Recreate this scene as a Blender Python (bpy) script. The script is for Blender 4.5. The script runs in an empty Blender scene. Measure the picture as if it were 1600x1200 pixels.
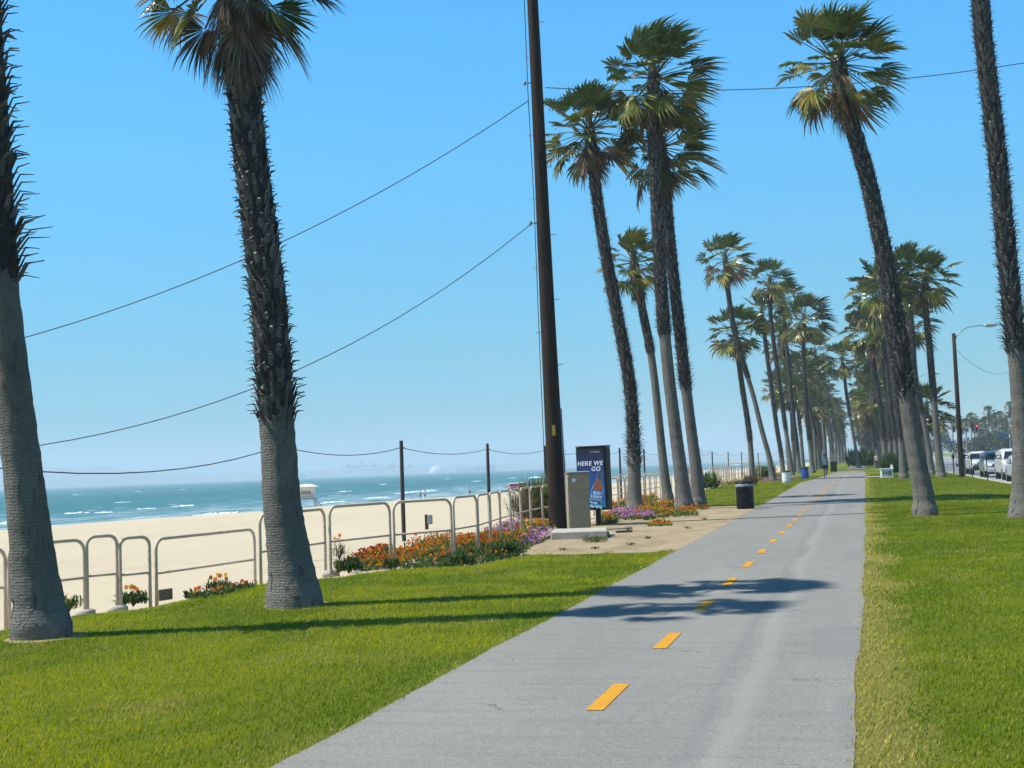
import bpy, math, random
import numpy as np
from mathutils import Vector, Matrix, noise as mnoise
random.seed(7); rng = np.random.default_rng(7)
R = math.radians
D = bpy.data
scene = bpy.context.scene
COL = scene.collection
V = Vector

# ------------------------------------------------------------------ camera
EYE, F = 1.6, 2000.0                      # eye height in metres, focal length in pixels of a 1600 px wide picture
RHO, THE, PSI = R(2.22), R(3.79), R(14.82)  # roll, pitch up, heading left of the path
fw = V((-math.sin(PSI)*math.cos(THE), math.cos(PSI)*math.cos(THE), math.sin(THE)))
r0 = V((math.cos(PSI), math.sin(PSI), 0)); u0 = r0.cross(fw)
rt = r0*math.cos(RHO)-u0*math.sin(RHO); up = u0*math.cos(RHO)+r0*math.sin(RHO)
cam = D.cameras.new('camera'); cam.lens = 36*F/1600; cam.sensor_width = 36; cam.clip_end = 20000; cam.clip_start = .1
co = D.objects.new('camera', cam); COL.objects.link(co)
M = Matrix((rt, up, -fw)).transposed().to_4x4(); M.translation = V((0, 0, EYE)); co.matrix_world = M
scene.camera = co
hd = V((-math.sin(PSI), math.cos(PSI), 0))
def ray(px, py): return fw*F+rt*(px-800)+up*(600-py)
def at(px, py, z=0.0):
    d = ray(px, py); t = (z-EYE)/d.z
    return V((d.x*t, d.y*t, z))
def atd(px, py, ref):                     # the point seen there on the upright plane through ref
    d = ray(px, py); t = ref.dot(hd)/d.dot(hd)
    return V((d.x*t, d.y*t, EYE+d.z*t))
def proj(p):
    q = p-V((0, 0, EYE)); k = q.dot(fw)
    return 800+F*q.dot(rt)/k, 600-F*q.dot(up)/k, k

# ------------------------------------------------------------------ materials
def new_mat(name):
    m = D.materials.new(name); m.use_nodes = True
    nt = m.node_tree; b = nt.nodes['Principled BSDF']
    return m, nt, b
def node(nt, t, **kw):
    n = nt.nodes.new(t)
    for k, v in kw.items():
        if k in n.inputs: n.inputs[k].default_value = v
        else: setattr(n, k, v)
    return n
def mixc(nt, fac, a, b, mode='MIX'):
    n = nt.nodes.new('ShaderNodeMix'); n.data_type = 'RGBA'; n.blend_type = mode
    for s, v in ((0, fac), (6, a), (7, b)):
        if hasattr(v, 'is_output'): nt.links.new(v, n.inputs[s])
        else: n.inputs[s].default_value = v if s == 0 else (*v, 1) if len(v) == 3 else v
    return n.outputs[2]
def math_(nt, op, a, b=0.0, c=None, clamp=False):
    n = nt.nodes.new('ShaderNodeMath'); n.operation = op; n.use_clamp = clamp
    for i, v in enumerate((a, b) if c is None else (a, b, c)):
        if hasattr(v, 'is_output'): nt.links.new(v, n.inputs[i])
        else: n.inputs[i].default_value = v
    return n.outputs[0]
def ramp(nt, fac, lo, hi):
    n = nt.nodes.new('ShaderNodeMapRange'); n.clamp = True
    nt.links.new(fac, n.inputs[0]); n.inputs[1].default_value = lo; n.inputs[2].default_value = hi
    return n.outputs[0]
def coords(nt, scale=(1, 1, 1), world=False):
    src = nt.nodes.new('ShaderNodeNewGeometry').outputs['Position'] if world else nt.nodes.new('ShaderNodeTexCoord').outputs['Object']
    mp = nt.nodes.new('ShaderNodeMapping'); mp.inputs['Scale'].default_value = scale
    nt.links.new(src, mp.inputs[0]); return mp.outputs[0]
def noise(nt, vec, scale, detail=4, rough=.55, dist=0.0):
    n = node(nt, 'ShaderNodeTexNoise', Scale=scale, Detail=detail, Roughness=rough, Distortion=dist)
    nt.links.new(vec, n.inputs['Vector']); return n.outputs[0]
def bump(nt, b, h, strength=.5, dist=.02):
    n = node(nt, 'ShaderNodeBump', Strength=strength, Distance=dist)
    nt.links.new(h, n.inputs['Height']); nt.links.new(n.outputs[0], b.inputs['Normal'])
def simple(name, c1, c2=None, rough=.6, sc=8.0, bmp=0.0, metal=0.0, spec=.5, scale3=(1, 1, 1), dist=.01, coat=0.0):
    m, nt, b = new_mat(name)
    b.inputs['Roughness'].default_value = rough; b.inputs['Metallic'].default_value = metal
    b.inputs['Specular IOR Level'].default_value = spec; b.inputs['Coat Weight'].default_value = coat
    c2 = c2 or tuple(x*.82 for x in c1)
    vec = coords(nt, scale3); n = noise(nt, vec, sc)
    nt.links.new(mixc(nt, ramp(nt, n, .35, .65), c1, c2), b.inputs['Base Color'])
    if bmp: bump(nt, b, n, bmp, dist)
    return m
def leafy(name, rough=.45, trans=.35, spec=.4):      # pigment from the mesh's own colour attribute
    m, nt, b = new_mat(name)
    a = node(nt, 'ShaderNodeAttribute', attribute_name='Col')
    nt.links.new(a.outputs['Color'], b.inputs['Base Color'])
    b.inputs['Roughness'].default_value = rough; b.inputs['Specular IOR Level'].default_value = spec
    if trans:
        t = node(nt, 'ShaderNodeBsdfTranslucent'); nt.links.new(a.outputs['Color'], t.inputs['Color'])
        mx = node(nt, 'ShaderNodeMixShader', Fac=trans)
        nt.links.new(b.outputs[0], mx.inputs[1]); nt.links.new(t.outputs[0], mx.inputs[2])
        nt.links.new(mx.outputs[0], nt.nodes['Material Output'].inputs[0])
    return m
MT = {}
def lawn_mat():
    m, nt, b = new_mat('lawn'); p = coords(nt, world=True)
    sx = nt.nodes.new('ShaderNodeSeparateXYZ'); nt.links.new(p, sx.inputs[0]); x = sx.outputs[0]
    n1 = noise(nt, p, .55, 4); n2 = noise(nt, p, 5.0, 5, .7); n3 = noise(nt, p, 60, 3, .7)
    c = mixc(nt, ramp(nt, n1, .35, .65), (.115, .165, .005), (.18, .215, .007))
    c = mixc(nt, math_(nt, 'MULTIPLY', ramp(nt, n2, .42, .72), .55), c, (.27, .26, .02))
    c = mixc(nt, math_(nt, 'MULTIPLY', ramp(nt, n3, .5, .75), .5), c, (.07, .11, .004))
    xr = math_(nt, 'ADD', x, math_(nt, 'MULTIPLY', math_(nt, 'SUBTRACT', n2, .5), .9))
    dry = math_(nt, 'MULTIPLY', math_(nt, 'SUBTRACT', 1.0, ramp(nt, xr, .05, .5)), ramp(nt, x, -.6, -.1))
    c = mixc(nt, math_(nt, 'MULTIPLY', dry, .65), c, (.36, .29, .09))
    nt.links.new(c, b.inputs['Base Color']); b.inputs['Roughness'].default_value = .8; b.inputs['Specular IOR Level'].default_value = .15
    bump(nt, b, n3, .9, .05); return m
MT['lawn'] = lawn_mat()
def asphalt():
    m, nt, b = new_mat('path_asphalt'); p = coords(nt, world=True)
    sx = nt.nodes.new('ShaderNodeSeparateXYZ'); nt.links.new(p, sx.inputs[0]); x, y = sx.outputs[0], sx.outputs[1]
    ps = coords(nt, (1, .25, 1), True)
    n1 = noise(nt, ps, .8, 5, .6); n2 = noise(nt, p, 70, 3, .85); n3 = noise(nt, p, 14, 4, .65); n4 = noise(nt, coords(nt, (.35, 3.0, 1), True), 2.2, 4, .6)
    c = mixc(nt, ramp(nt, n1, .3, .7), (.20, .198, .178), (.255, .25, .222))
    c = mixc(nt, math_(nt, 'MULTIPLY', ramp(nt, n4, .45, .7), .55), c, (.165, .168, .158))
    c = mixc(nt, math_(nt, 'MULTIPLY', ramp(nt, n3, .55, .8), .3), c, (.33, .335, .32))
    c = mixc(nt, math_(nt, 'MULTIPLY', ramp(nt, n2, .52, .75), .75), c, (.10, .105, .10))
    c = mixc(nt, math_(nt, 'MULTIPLY', ramp(nt, n2, .50, .25), .6), c, (.42, .42, .39))
    # the pale worn streak along the right hand side, and a newer dark patch beside it
    w = math_(nt, 'ADD', x, math_(nt, 'MULTIPLY', math_(nt, 'SUBTRACT', n1, .5), .55))
    st = math_(nt, 'MULTIPLY', ramp(nt, w, -.92, -.86), math_(nt, 'SUBTRACT', 1.0, ramp(nt, w, -.80, -.70)))
    c = mixc(nt, math_(nt, 'MULTIPLY', st, .28), c, (.33, .33, .30))
    dk = math_(nt, 'MULTIPLY', ramp(nt, w, -1.10, -1.02), math_(nt, 'SUBTRACT', 1.0, ramp(nt, w, -1.0, -.95)))
    c = mixc(nt, math_(nt, 'MULTIPLY', dk, .45), c, (.175, .185, .18))
    for (y0, y1, x0) in ((10.6, 12.4, -.52), (7.2, 8.9, -.2)):
        pa = math_(nt, 'MULTIPLY', math_(nt, 'MULTIPLY', ramp(nt, w, x0, x0+.05), ramp(nt, y, y0, y0+.15)), math_(nt, 'SUBTRACT', 1.0, ramp(nt, y, y1, y1+.15)))
        c = mixc(nt, math_(nt, 'MULTIPLY', pa, .4), c, (.18, .185, .178))
    # hairline cracks
    pd = nt.nodes.new('ShaderNodeVectorMath'); pd.operation = 'ADD'
    nn = node(nt, 'ShaderNodeTexNoise', Scale=3.0, Detail=5.0); nt.links.new(p, nn.inputs['Vector'])
    sc = nt.nodes.new('ShaderNodeVectorMath'); sc.operation = 'SCALE'; sc.inputs['Scale'].default_value = .8
    nt.links.new(nn.outputs['Color'], sc.inputs[0]); nt.links.new(p, pd.inputs[0]); nt.links.new(sc.outputs[0], pd.inputs[1])
    vo = node(nt, 'ShaderNodeTexVoronoi', Scale=.42, feature='DISTANCE_TO_EDGE'); nt.links.new(pd.outputs[0], vo.inputs['Vector'])
    cr = math_(nt, 'MULTIPLY', math_(nt, 'SUBTRACT', 1.0, ramp(nt, vo.outputs['Distance'], .001, .006)), ramp(nt, n1, .46, .56))
    c = mixc(nt, math_(nt, 'MULTIPLY', cr, .6), c, (.07, .05, .048))
    nt.links.new(c, b.inputs['Base Color']); b.inputs['Roughness'].default_value = .9; b.inputs['Specular IOR Level'].default_value = .1
    bump(nt, b, n2, .35, .006); return m
MT['asphalt'] = asphalt()
def paint_mat():
    m, nt, b = new_mat('yellow_marking_paint'); p = coords(nt, world=True); n1 = noise(nt, p, 9, 5, .7); n2 = noise(nt, p, 60, 3, .8)
    c = mixc(nt, ramp(nt, n1, .3, .7), (.60, .30, .015), (.52, .24, .012))
    c = mixc(nt, math_(nt, 'MULTIPLY', ramp(nt, n2, .56, .70), .6), c, (.24, .19, .11)); c = mixc(nt, math_(nt, 'MULTIPLY', ramp(nt, n1, .62, .70), .7), c, (.22, .20, .16))
    nt.links.new(c, b.inputs['Base Color']); b.inputs['Roughness'].default_value = .8; b.inputs['Specular IOR Level'].default_value = .2; return m
MT['paint_yellow'] = paint_mat()
def sand_mat():
    m, nt, b = new_mat('beach_sand'); p = coords(nt, world=True)
    n1 = noise(nt, coords(nt, (1, .35, 1), True), .12, 5); n2 = noise(nt, p, 3.5, 6, .7); n3 = noise(nt, p, 40, 3, .7)
    c = mixc(nt, ramp(nt, n1, .3, .7), (.505, .43, .295), (.55, .475, .335))
    c = mixc(nt, math_(nt, 'MULTIPLY', ramp(nt, noise(nt, coords(nt, (1, .06, 1), True), 1.6, 5, .7), .5, .7), .35), c, (.43, .36, .235))
    c = mixc(nt, math_(nt, 'MULTIPLY', ramp(nt, n2, .5, .8), .5), c, (.42, .34, .22))
    sx = nt.nodes.new('ShaderNodeSeparateXYZ'); nt.links.new(p, sx.inputs[0])
    wet = math_(nt, 'SUBTRACT', 1.0, ramp(nt, sx.outputs[2], -3.56, -3.3))
    c = mixc(nt, math_(nt, 'MULTIPLY', wet, .6), c, (.25, .21, .15))
    nt.links.new(c, b.inputs['Base Color']); b.inputs['Roughness'].default_value = .9; b.inputs['Specular IOR Level'].default_value = .15
    h = math_(nt, 'ADD', math_(nt, 'MULTIPLY', n2, 1.0), math_(nt, 'MULTIPLY', n3, .3)); bump(nt, b, h, .6, .07); return m
MT['sand'] = sand_mat()
def dirt_mat():
    m, nt, b = new_mat('sandy_dirt'); p = coords(nt, world=True)
    n1 = noise(nt, p, .9, 5); n2 = noise(nt, p, 12, 5, .7)
    c = mixc(nt, ramp(nt, n1, .3, .7), (.31, .245, .15), (.40, .325, .205))
    c = mixc(nt, math_(nt, 'MULTIPLY', ramp(nt, n2, .48, .72), .6), c, (.25, .18, .10))
    c = mixc(nt, math_(nt, 'MULTIPLY', ramp(nt, noise(nt, coords(nt, (1, .4, 1), True), 1.3, 6, .75, .5), .48, .62), .8), c, (.24, .19, .10))
    c = mixc(nt, math_(nt, 'MULTIPLY', ramp(nt, noise(nt, p, 45, 2, .8), .6, .7), .7), c, (.16, .13, .09))
    nt.links.new(c, b.inputs['Base Color']); b.inputs['Roughness'].default_value = .95; b.inputs['Specular IOR Level'].default_value = .1
    bump(nt, b, n2, .6, .03); return m
MT['dirt'] = dirt_mat()
MT['soil'] = simple('bed_soil', (.10, .075, .04), (.06, .06, .02), .95, 6, .6, dist=.05)
def sea_mat():
    m, nt, b = new_mat('sea_water'); p = coords(nt, world=True)
    ps = coords(nt, (1, .45, 1), True)
    n1 = noise(nt, ps, .012, 4); n2 = noise(nt, ps, .16, 6, .65); n3 = noise(nt, ps, .9, 4, .7); n4 = noise(nt, ps, .055, 5, .7)
    sx = nt.nodes.new('ShaderNodeSeparateXYZ'); nt.links.new(p, sx.inputs[0])
    at_ = node(nt, 'ShaderNodeAttribute', attribute_name='shore'); sh = at_.outputs['Fac']     # metres out from the waterline / 100
    c = mixc(nt, ramp(nt, n1, .35, .65), (.008, .108, .116), (.014, .138, .136))
    c = mixc(nt, math_(nt, 'MULTIPLY', ramp(nt, n2, .45, .7), .6), c, (.005, .088, .100))
    c = mixc(nt, math_(nt, 'MULTIPLY', math_(nt, 'SUBTRACT', 1.0, ramp(nt, sh, .05, 1.4)), .6), c, (.06, .19, .22))
    cap = math_(nt, 'MULTIPLY', ramp(nt, n2, .60, .65), ramp(nt, n4, .46, .6))
    near = math_(nt, 'SUBTRACT', 1.0, ramp(nt, sh, .15, .75))
    lace = math_(nt, 'MULTIPLY', near, ramp(nt, noise(nt, coords(nt, (1, .18, 1), True), .33, 6, .75), .46, .62))
    foam = math_(nt, 'MAXIMUM', cap, math_(nt, 'MULTIPLY', lace, .7))
    c = mixc(nt, foam, c, (.75, .8, .8))
    nt.links.new(c, b.inputs['Base Color'])
    b.inputs['Roughness'].default_value = .45; b.inputs['Specular IOR Level'].default_value = .11
    h = math_(nt, 'ADD', n2, math_(nt, 'MULTIPLY', n3, .25)); bump(nt, b, h, .8, 1.2); return m
MT['sea'] = sea_mat()
MT['foam'] = simple('breaker_foam', (.8, .84, .84), (.55, .68, .72), .8, .8, .5, dist=.2)
def trunk_mat(name, c1, c2, c3):
    m, nt, b = new_mat(name); p = coords(nt)
    wv = node(nt, 'ShaderNodeTexWave', Scale=9.5, Distortion=5.5, Detail=3.0, bands_direction='Z'); wv.inputs['Detail Scale'].default_value = 1.6
    nt.links.new(p, wv.inputs['Vector'])
    n1 = noise(nt, p, 3.0, 5, .65); n2 = noise(nt, coords(nt, (1, 1, .12)), 16, 4, .7); n3 = noise(nt, p, 30, 3, .7)
    c = mixc(nt, ramp(nt, n1, .3, .7), c1, c2)
    n4 = noise(nt, coords(nt, (1, 1, .45)), 1.7, 6, .7, .6)
    c = mixc(nt, math_(nt, 'MULTIPLY', ramp(nt, n4, .52, .72), .75), c, tuple(x*.42 for x in c1))
    c = mixc(nt, math_(nt, 'MULTIPLY', ramp(nt, n4, .44, .28), .55), c, tuple(x*1.35 for x in c2))
    c = mixc(nt, math_(nt, 'MULTIPLY', ramp(nt, wv.outputs['Fac'], .45, .1), math_(nt, 'MULTIPLY', n1, .6)), c, c3)
    c = mixc(nt, math_(nt, 'MULTIPLY', ramp(nt, n2, .56, .70), .75), c, c3)
    pit = noise(nt, coords(nt, (1, 1, .5)), 7.5, 4, .6, 1.2)
    sz = nt.nodes.new('ShaderNodeSeparateXYZ'); nt.links.new(p, sz.inputs[0])
    foot = math_(nt, 'SUBTRACT', 1.0, ramp(nt, math_(nt, 'ADD', sz.outputs[2], math_(nt, 'MULTIPLY', n1, .5)), .45, 1.0))
    crk = math_(nt, 'MULTIPLY', math_(nt, 'ADD', math_(nt, 'MULTIPLY', foot, .75), .25), ramp(nt, pit, .60, .72))
    c = mixc(nt, math_(nt, 'MULTIPLY', foot, .45), c, (.26, .245, .21)); c = mixc(nt, math_(nt, 'MULTIPLY', crk, .8), c, (.03, .027, .024))
    nt.links.new(c, b.inputs['Base Color']); b.inputs['Roughness'].default_value = .9; b.inputs['Specular IOR Level'].default_value = .2
    h = math_(nt, 'ADD', math_(nt, 'MULTIPLY', wv.outputs['Fac'], .16), math_(nt, 'ADD', math_(nt, 'SUBTRACT', n2, math_(nt, 'MULTIPLY', crk, 1.5)), math_(nt, 'MULTIPLY', n3, 1.1)))
    bump(nt, b, h, .9, .035); return m
MT['trunk'] = trunk_mat('palm_trunk', (.135, .127, .110), (.20, .19, .168), (.040, .036, .032))
MT['pale_trunk'] = trunk_mat('pale_palm_trunk', (.24, .22, .19), (.32, .30, .26), (.12, .11, .10))
MT['boots'] = leafy('palm_leaf_bases', .75, 0, .25)
MT['frond'] = leafy('palm_frond', .34, .20, .5)
MT['dead'] = leafy('dead_palm_frond', .7, .2, .3)
MT['grass'] = leafy('grass_blade', .55, .45, .2)
MT['plant'] = leafy('bed_plant', .6, .3, .2)
MT['pole'] = simple('creosoted_wood', (.018, .013, .010), (.040, .029, .022), .9, 5, .6, 0, .15, scale3=(4, 4, .15))
MT['post'] = simple('dark_wooden_post', (.055, .048, .042), (.035, .03, .028), .85, 6, .5, scale3=(4, 4, .3))
MT['cable'] = simple('black_cable', (.02, .02, .02), None, .6)
MT['steel'] = simple('galvanised_steel', (.36, .37, .37), (.28, .29, .29), .45, 12, 0, .6)
MT['fence'] = simple('cream_fence_paint', (.64, .52, .40), (.52, .41, .30), .6, 9, .08, 0, .25)
MT['beige'] = simple('beige_cabinet_paint', (.33, .27, .175), (.28, .225, .145), .6, 4, .1)
MT['concrete'] = simple('pale_concrete', (.48, .44, .36), (.38, .34, .27), .9, 7, .35)
MT['black'] = simple('black_enamel', (.004, .004, .005), (.008, .008, .009), .45, 8, 0, 0, .22)
MT['liner'] = simple('grey_bin_liner', (.18, .19, .21), (.32, .33, .35), .35, 18, .5)
MT['white'] = simple('white_paint', (.75, .76, .76), (.66, .67, .66), .5, 6, .05)
MT['blue_drum'] = simple('blue_drum_paint', (.015, .085, .42), (.012, .065, .34), .45, 6, .05)
MT['poster_blue'] = None
MT['glass'] = simple('car_glass', (.012, .016, .02), (.02, .025, .03), .06, 2, spec=.6)
MT['rubber'] = simple('tyre_rubber', (.02, .02, .02), None, .85)
MT['dark'] = simple('dark_plastic', (.025, .025, .028), None, .55)
MT['lens'] = simple('headlight_lens', (.75, .77, .78), None, .12, spec=.7)
MT['road'] = simple('road_asphalt', (.23, .235, .24), (.29, .29, .29), .9, 2, .3)
MT['kerb'] = simple('kerb_concrete', (.42, .41, .38), (.34, .33, .30), .9, 4, .2)
MT['stucco'] = simple('orange_stucco', (.55, .27, .16), (.48, .23, .14), .9, 2, .1)
MT['tile'] = simple('red_roof_tile', (.48, .15, .06), (.36, .10, .04), .8, 3, .3)
MT['hill'] = simple('coast_hill', (.13, .17, .14), (.20, .21, .17), .9, .004)
MT['skin'] = simple('skin', (.42, .22, .14), (.38, .19, .12), .55, 12)

# ------------------------------------------------------------------ mesh building
class MB:
    def __init__(s): s.v = []; s.f = []; s.c = []; s.col = None
    def add(s, vs, fs, col=None):
        o = len(s.v); s.v.extend([tuple(p) for p in vs]); s.f.extend([tuple(i+o for i in q) for q in fs])
        s.c.extend([col or (1, 1, 1)]*len(vs)); return o
    def box(s, c, size, rz=0.0, bevel=0.0, col=None, rot=None):
        hx, hy, hz = [q/2 for q in size]
        m = rot or Matrix.Rotation(rz, 3, 'Z')
        if bevel <= 0:
            vs = [V((x, y, z)) for z in (-hz, hz) for x, y in ((-hx, -hy), (hx, -hy), (hx, hy), (-hx, hy))]
            fs = [(3, 2, 1, 0), (4, 5, 6, 7), (0, 1, 5, 4), (1, 2, 6, 5), (2, 3, 7, 6), (3, 0, 4, 7)]
        else:
            b = min(bevel, hx*.9, hy*.9, hz*.9); vs = []; fs = []
            def ring(x, y, z): return [V(q+(z,)) for q in ((-x+b, -y), (x-b, -y), (x, -y+b), (x, y-b), (x-b, y), (-x+b, y), (-x, y-b), (-x, -y+b))]
            vs = ring(hx-b, hy-b, -hz)+ring(hx, hy, -hz+b)+ring(hx, hy, hz-b)+ring(hx-b, hy-b, hz)
            for k in range(3):
                for i in range(8): j = (i+1) % 8; fs.append((k*8+i, k*8+j, k*8+8+j, k*8+8+i))
            fs += [tuple(range(7, -1, -1)), tuple(range(24, 32))]
        s.add([m @ p+V(c) for p in vs], fs, col)
    def tube(s, pts, rad, n=8, cap=True, col=None, jitter=0.0, closed_up=None):
        pts = [V(p) for p in pts]; rad = rad if hasattr(rad, '__len__') else [rad]*len(pts)
        ref = None; vs = []; fs = []
        for i, p in enumerate(pts):
            t = (pts[min(i+1, len(pts)-1)]-pts[max(i-1, 0)]).normalized()
            if ref is None: ref = t.orthogonal().normalized()
            ref = (ref-t*ref.dot(t)).normalized(); b = t.cross(ref)
            for k in range(n):
                a = 2*math.pi*k/n; rr = rad[i]*(1+random.uniform(-jitter, jitter))
                vs.append(p+(ref*math.cos(a)+b*math.sin(a))*rr)
        for i in range(len(pts)-1):
            for k in range(n): j = (k+1) % n; fs.append((i*n+k, i*n+j, i*n+n+j, i*n+n+k))
        if cap: fs += [tuple(range(n-1, -1, -1)), tuple((len(pts)-1)*n+k for k in range(n))]
        s.add(vs, fs, col)
    def lathe(s, prof, n=24, c=(0, 0, 0), col=None):
        vs = []; fs = []; c = V(c)
        for r_, z in prof:
            for k in range(n): a = 2*math.pi*k/n; vs.append(c+V((r_*math.cos(a), r_*math.sin(a), z)))
        for i in range(len(prof)-1):
            for k in range(n): j = (k+1) % n; fs.append((i*n+k, i*n+j, i*n+n+j, i*n+n+k))
        fs += [tuple(range(n-1, -1, -1)), tuple((len(prof)-1)*n+k for k in range(n))]
        s.add(vs, fs, col)
    def prism(s, pts2, o, ax, ay, an, th, col=None):      # a flat outline with real thickness
        n = len(pts2); o, ax, ay, an = V(o), V(ax), V(ay), V(an)
        vs = [o+ax*x+ay*y for x, y in pts2]+[o+ax*x+ay*y+an*th for x, y in pts2]
        s.add(vs, [tuple(range(n-1, -1, -1)), tuple(range(n, 2*n))]+[(i, (i+1) % n, n+(i+1) % n, n+i) for i in range(n)], col)
    def loft(s, rings, col=None, cap=True):
        n = len(rings[0]); vs = [p for q in rings for p in q]; fs = []
        for i in range(len(rings)-1):
            for k in range(n): j = (k+1) % n; fs.append((i*n+k, i*n+j, i*n+n+j, i*n+n+k))
        if cap: fs += [tuple(range(n-1, -1, -1)), tuple((len(rings)-1)*n+k for k in range(n))]
        s.add(vs, fs, col)
    def mesh(s, name, mat, smooth=False, colour=False):
        me = D.meshes.new(name); me.from_pydata(s.v, [], s.f); me.materials.append(mat)
        if colour:
            a = me.color_attributes.new('Col', 'FLOAT_COLOR', 'POINT')
            arr = np.ones((len(s.v), 4), np.float32); arr[:, :3] = np.array(s.c, np.float32); a.data.foreach_set('color', arr.ravel())
        if smooth: me.polygons.foreach_set('use_smooth', [True]*len(me.polygons))
        me.update(); return me
    def build(s, name, mat, parent=None, smooth=False, colour=False, loc=None):
        return link(name, s.mesh(name, mat, smooth, colour), parent, loc)
def link(name, me, parent=None, loc=None):
    o = D.objects.new(name, me); COL.objects.link(o)
    if parent is not None: o.parent = parent
    if loc is not None: o.location = loc
    return o
def tag(o, label=None, cat=None, group=None, kind=None):
    if label: o['label'] = label
    if cat: o['category'] = cat
    if group: o['group'] = group
    if kind: o['kind'] = kind
    return o
def empty(name, loc, rz=0.0, label=None, cat=None, group=None):
    o = D.objects.new(name, None); COL.objects.link(o); o.location = loc; o.rotation_euler = (0, 0, rz); o.empty_display_size = .2
    return tag(o, label, cat, group)
def copy_tree(o, parent=None):
    c = o.copy(); COL.objects.link(c)
    if parent is not None: c.parent = parent
    for ch in list(o.children): copy_tree(ch, c)
    return c
def smooth(a, b, x):
    t = min(1, max(0, (x-a)/(b-a))) if b != a else float(x > a)
    return t*t*(3-2*t)
def interp(x, xs, ys): return float(np.interp(x, xs, ys))

# ------------------------------------------------------------------ light and sky
SUN_EL = R(55.0); LD = V((math.cos(R(17)), math.sin(R(17)), 0))      # light travels this way over the ground
SUN_DIR = V((-LD.x*math.cos(SUN_EL), -LD.y*math.cos(SUN_EL), math.sin(SUN_EL)))
sun = D.lights.new('sun', 'SUN'); sun.energy = 5.0; sun.angle = R(.53); sun.color = (1, .955, .88)
so = D.objects.new('sun', sun); COL.objects.link(so); so.rotation_euler = SUN_DIR.to_track_quat('Z', 'Y').to_euler()
W = D.worlds.new('World'); scene.world = W; W.use_nodes = True
nt = W.node_tree; bg = nt.nodes['Background']
sky = nt.nodes.new('ShaderNodeTexSky'); sky.sky_type = 'NISHITA'; sky.sun_disc = False
sky.sun_elevation = SUN_EL; sky.sun_rotation = math.atan2(SUN_DIR.x, SUN_DIR.y)
sky.air_density = 1.0; sky.dust_density = .15; sky.ozone_density = 2.5; sky.altitude = 0
gm = nt.nodes.new('ShaderNodeGamma'); gm.inputs[1].default_value = .62
hs = nt.nodes.new('ShaderNodeHueSaturation'); hs.inputs['Saturation'].default_value = 1.75
nt.links.new(sky.outputs[0], gm.inputs[0]); nt.links.new(gm.outputs[0], hs.inputs['Color'])
tc_ = nt.nodes.new('ShaderNodeTexCoord'); sz = nt.nodes.new('ShaderNodeSeparateXYZ'); nt.links.new(tc_.outputs['Generated'], sz.inputs[0])
cr_ = nt.nodes.new('ShaderNodeValToRGB'); nt.links.new(sz.outputs[2], cr_.inputs[0]); e_ = cr_.color_ramp.elements     # clear sea air: pale low band, saturated blue above, deep zenith
e_[0].position = 0; e_[0].color = (.28, .76, 1.00, 1); e_[1].position = 1; e_[1].color = (.42, .62, .72, 1)
for q_, c_ in ((.05, (.29, .80, 1.05, 1)), (.12, (.46, 1.18, 1.38, 1)), (.24, (.72, 1.70, 1.86, 1)), (.33, (.80, 1.86, 2.05, 1)), (.42, (.76, 1.76, 1.9, 1)), (.65, (.50, .75, .85, 1))): x_ = e_.new(q_); x_.color = c_
nt.links.new(mixc(nt, 1.0, hs.outputs[0], cr_.outputs[0], 'MULTIPLY'), bg.inputs[0]); bg.inputs[1].default_value = .15
vs_ = scene.view_settings; vs_.view_transform = 'Standard'; vs_.look = 'None'; vs_.gamma = 1; vs_.exposure = .40
scene.render.engine = 'CYCLES'; scene.cycles.use_denoising = True; scene.cycles.max_bounces = 6; scene.cycles.transparent_max_bounces = 4
scene.cycles.volume_bounces = 1; scene.cycles.sample_clamp_indirect = 6

# ------------------------------------------------------------------ the setting
def grid_mesh(name, xs, ys, zf, mat, attr=None, smooth_=True):
    X, Y = np.meshgrid(xs, ys); Z = np.array([[zf(x, y) for x in xs] for y in ys])
    n, m = len(xs), len(ys); me = D.meshes.new(name)
    v = np.stack([X.ravel(), Y.ravel(), Z.ravel()], 1)
    f = [(j*n+i, j*n+i+1, j*n+n+i+1, j*n+n+i) for j in range(m-1) for i in range(n-1)]
    me.from_pydata(v.tolist(), [], f); me.materials.append(mat)
    if attr:
        a = me.attributes.new(attr[0], 'FLOAT', 'POINT'); a.data.foreach_set('value', np.array([attr[1](*p) for p in v[:, :2]], np.float32))
    if smooth_: me.polygons.foreach_set('use_smooth', [True]*len(f))
    me.update(); return tag(link(name, me), kind='structure')
def gz(x, y):                                         # the lawn dips a little towards the fence at the near end
    return -.2*smooth(-8.75, -9.5, x)*smooth(20.5, 17.0, y)
SY = [-400, 0, 100, 140, 174, 205, 265, 290, 450, 900, 2000, 4600]; SX = [-170, -128, -114, -105, -89, -82, -76, -72, -66, -45, 40, 250]
def shore_x(y): return interp(y, SY, SX)
SEA_Z = -3.6
def beach_z(x, y):
    d = -7.0-x
    w = max(30.0, -7.0-shore_x(y)); t = d/w
    z0 = -.24+.19*smooth(19.0, 23.5, y)
    z = z0-((3.6+z0)*(max(t, 0)**1.05)) if t < 1 else -3.6-(t-1)*6
    return z+.06*math.sin(x*.21+y*.05)*smooth(2, 20, d)+.03*math.sin(x*.9-y*.33)*smooth(2, 10, d)
bx_ = np.concatenate([np.arange(-200, -60, 4.0), np.arange(-60, -20, 2.0), np.arange(-20, 4.1, 1.0)])
by_ = np.concatenate([np.arange(-40, 120, 3.0), np.arange(120, 400, 8.0), np.arange(400, 2001, 60.0)])
grid_mesh('beach', bx_, by_, beach_z, MT['sand'])
def sxs(a, b, n, p): return a+(b-a)*np.linspace(0, 1, n)**p
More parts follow.
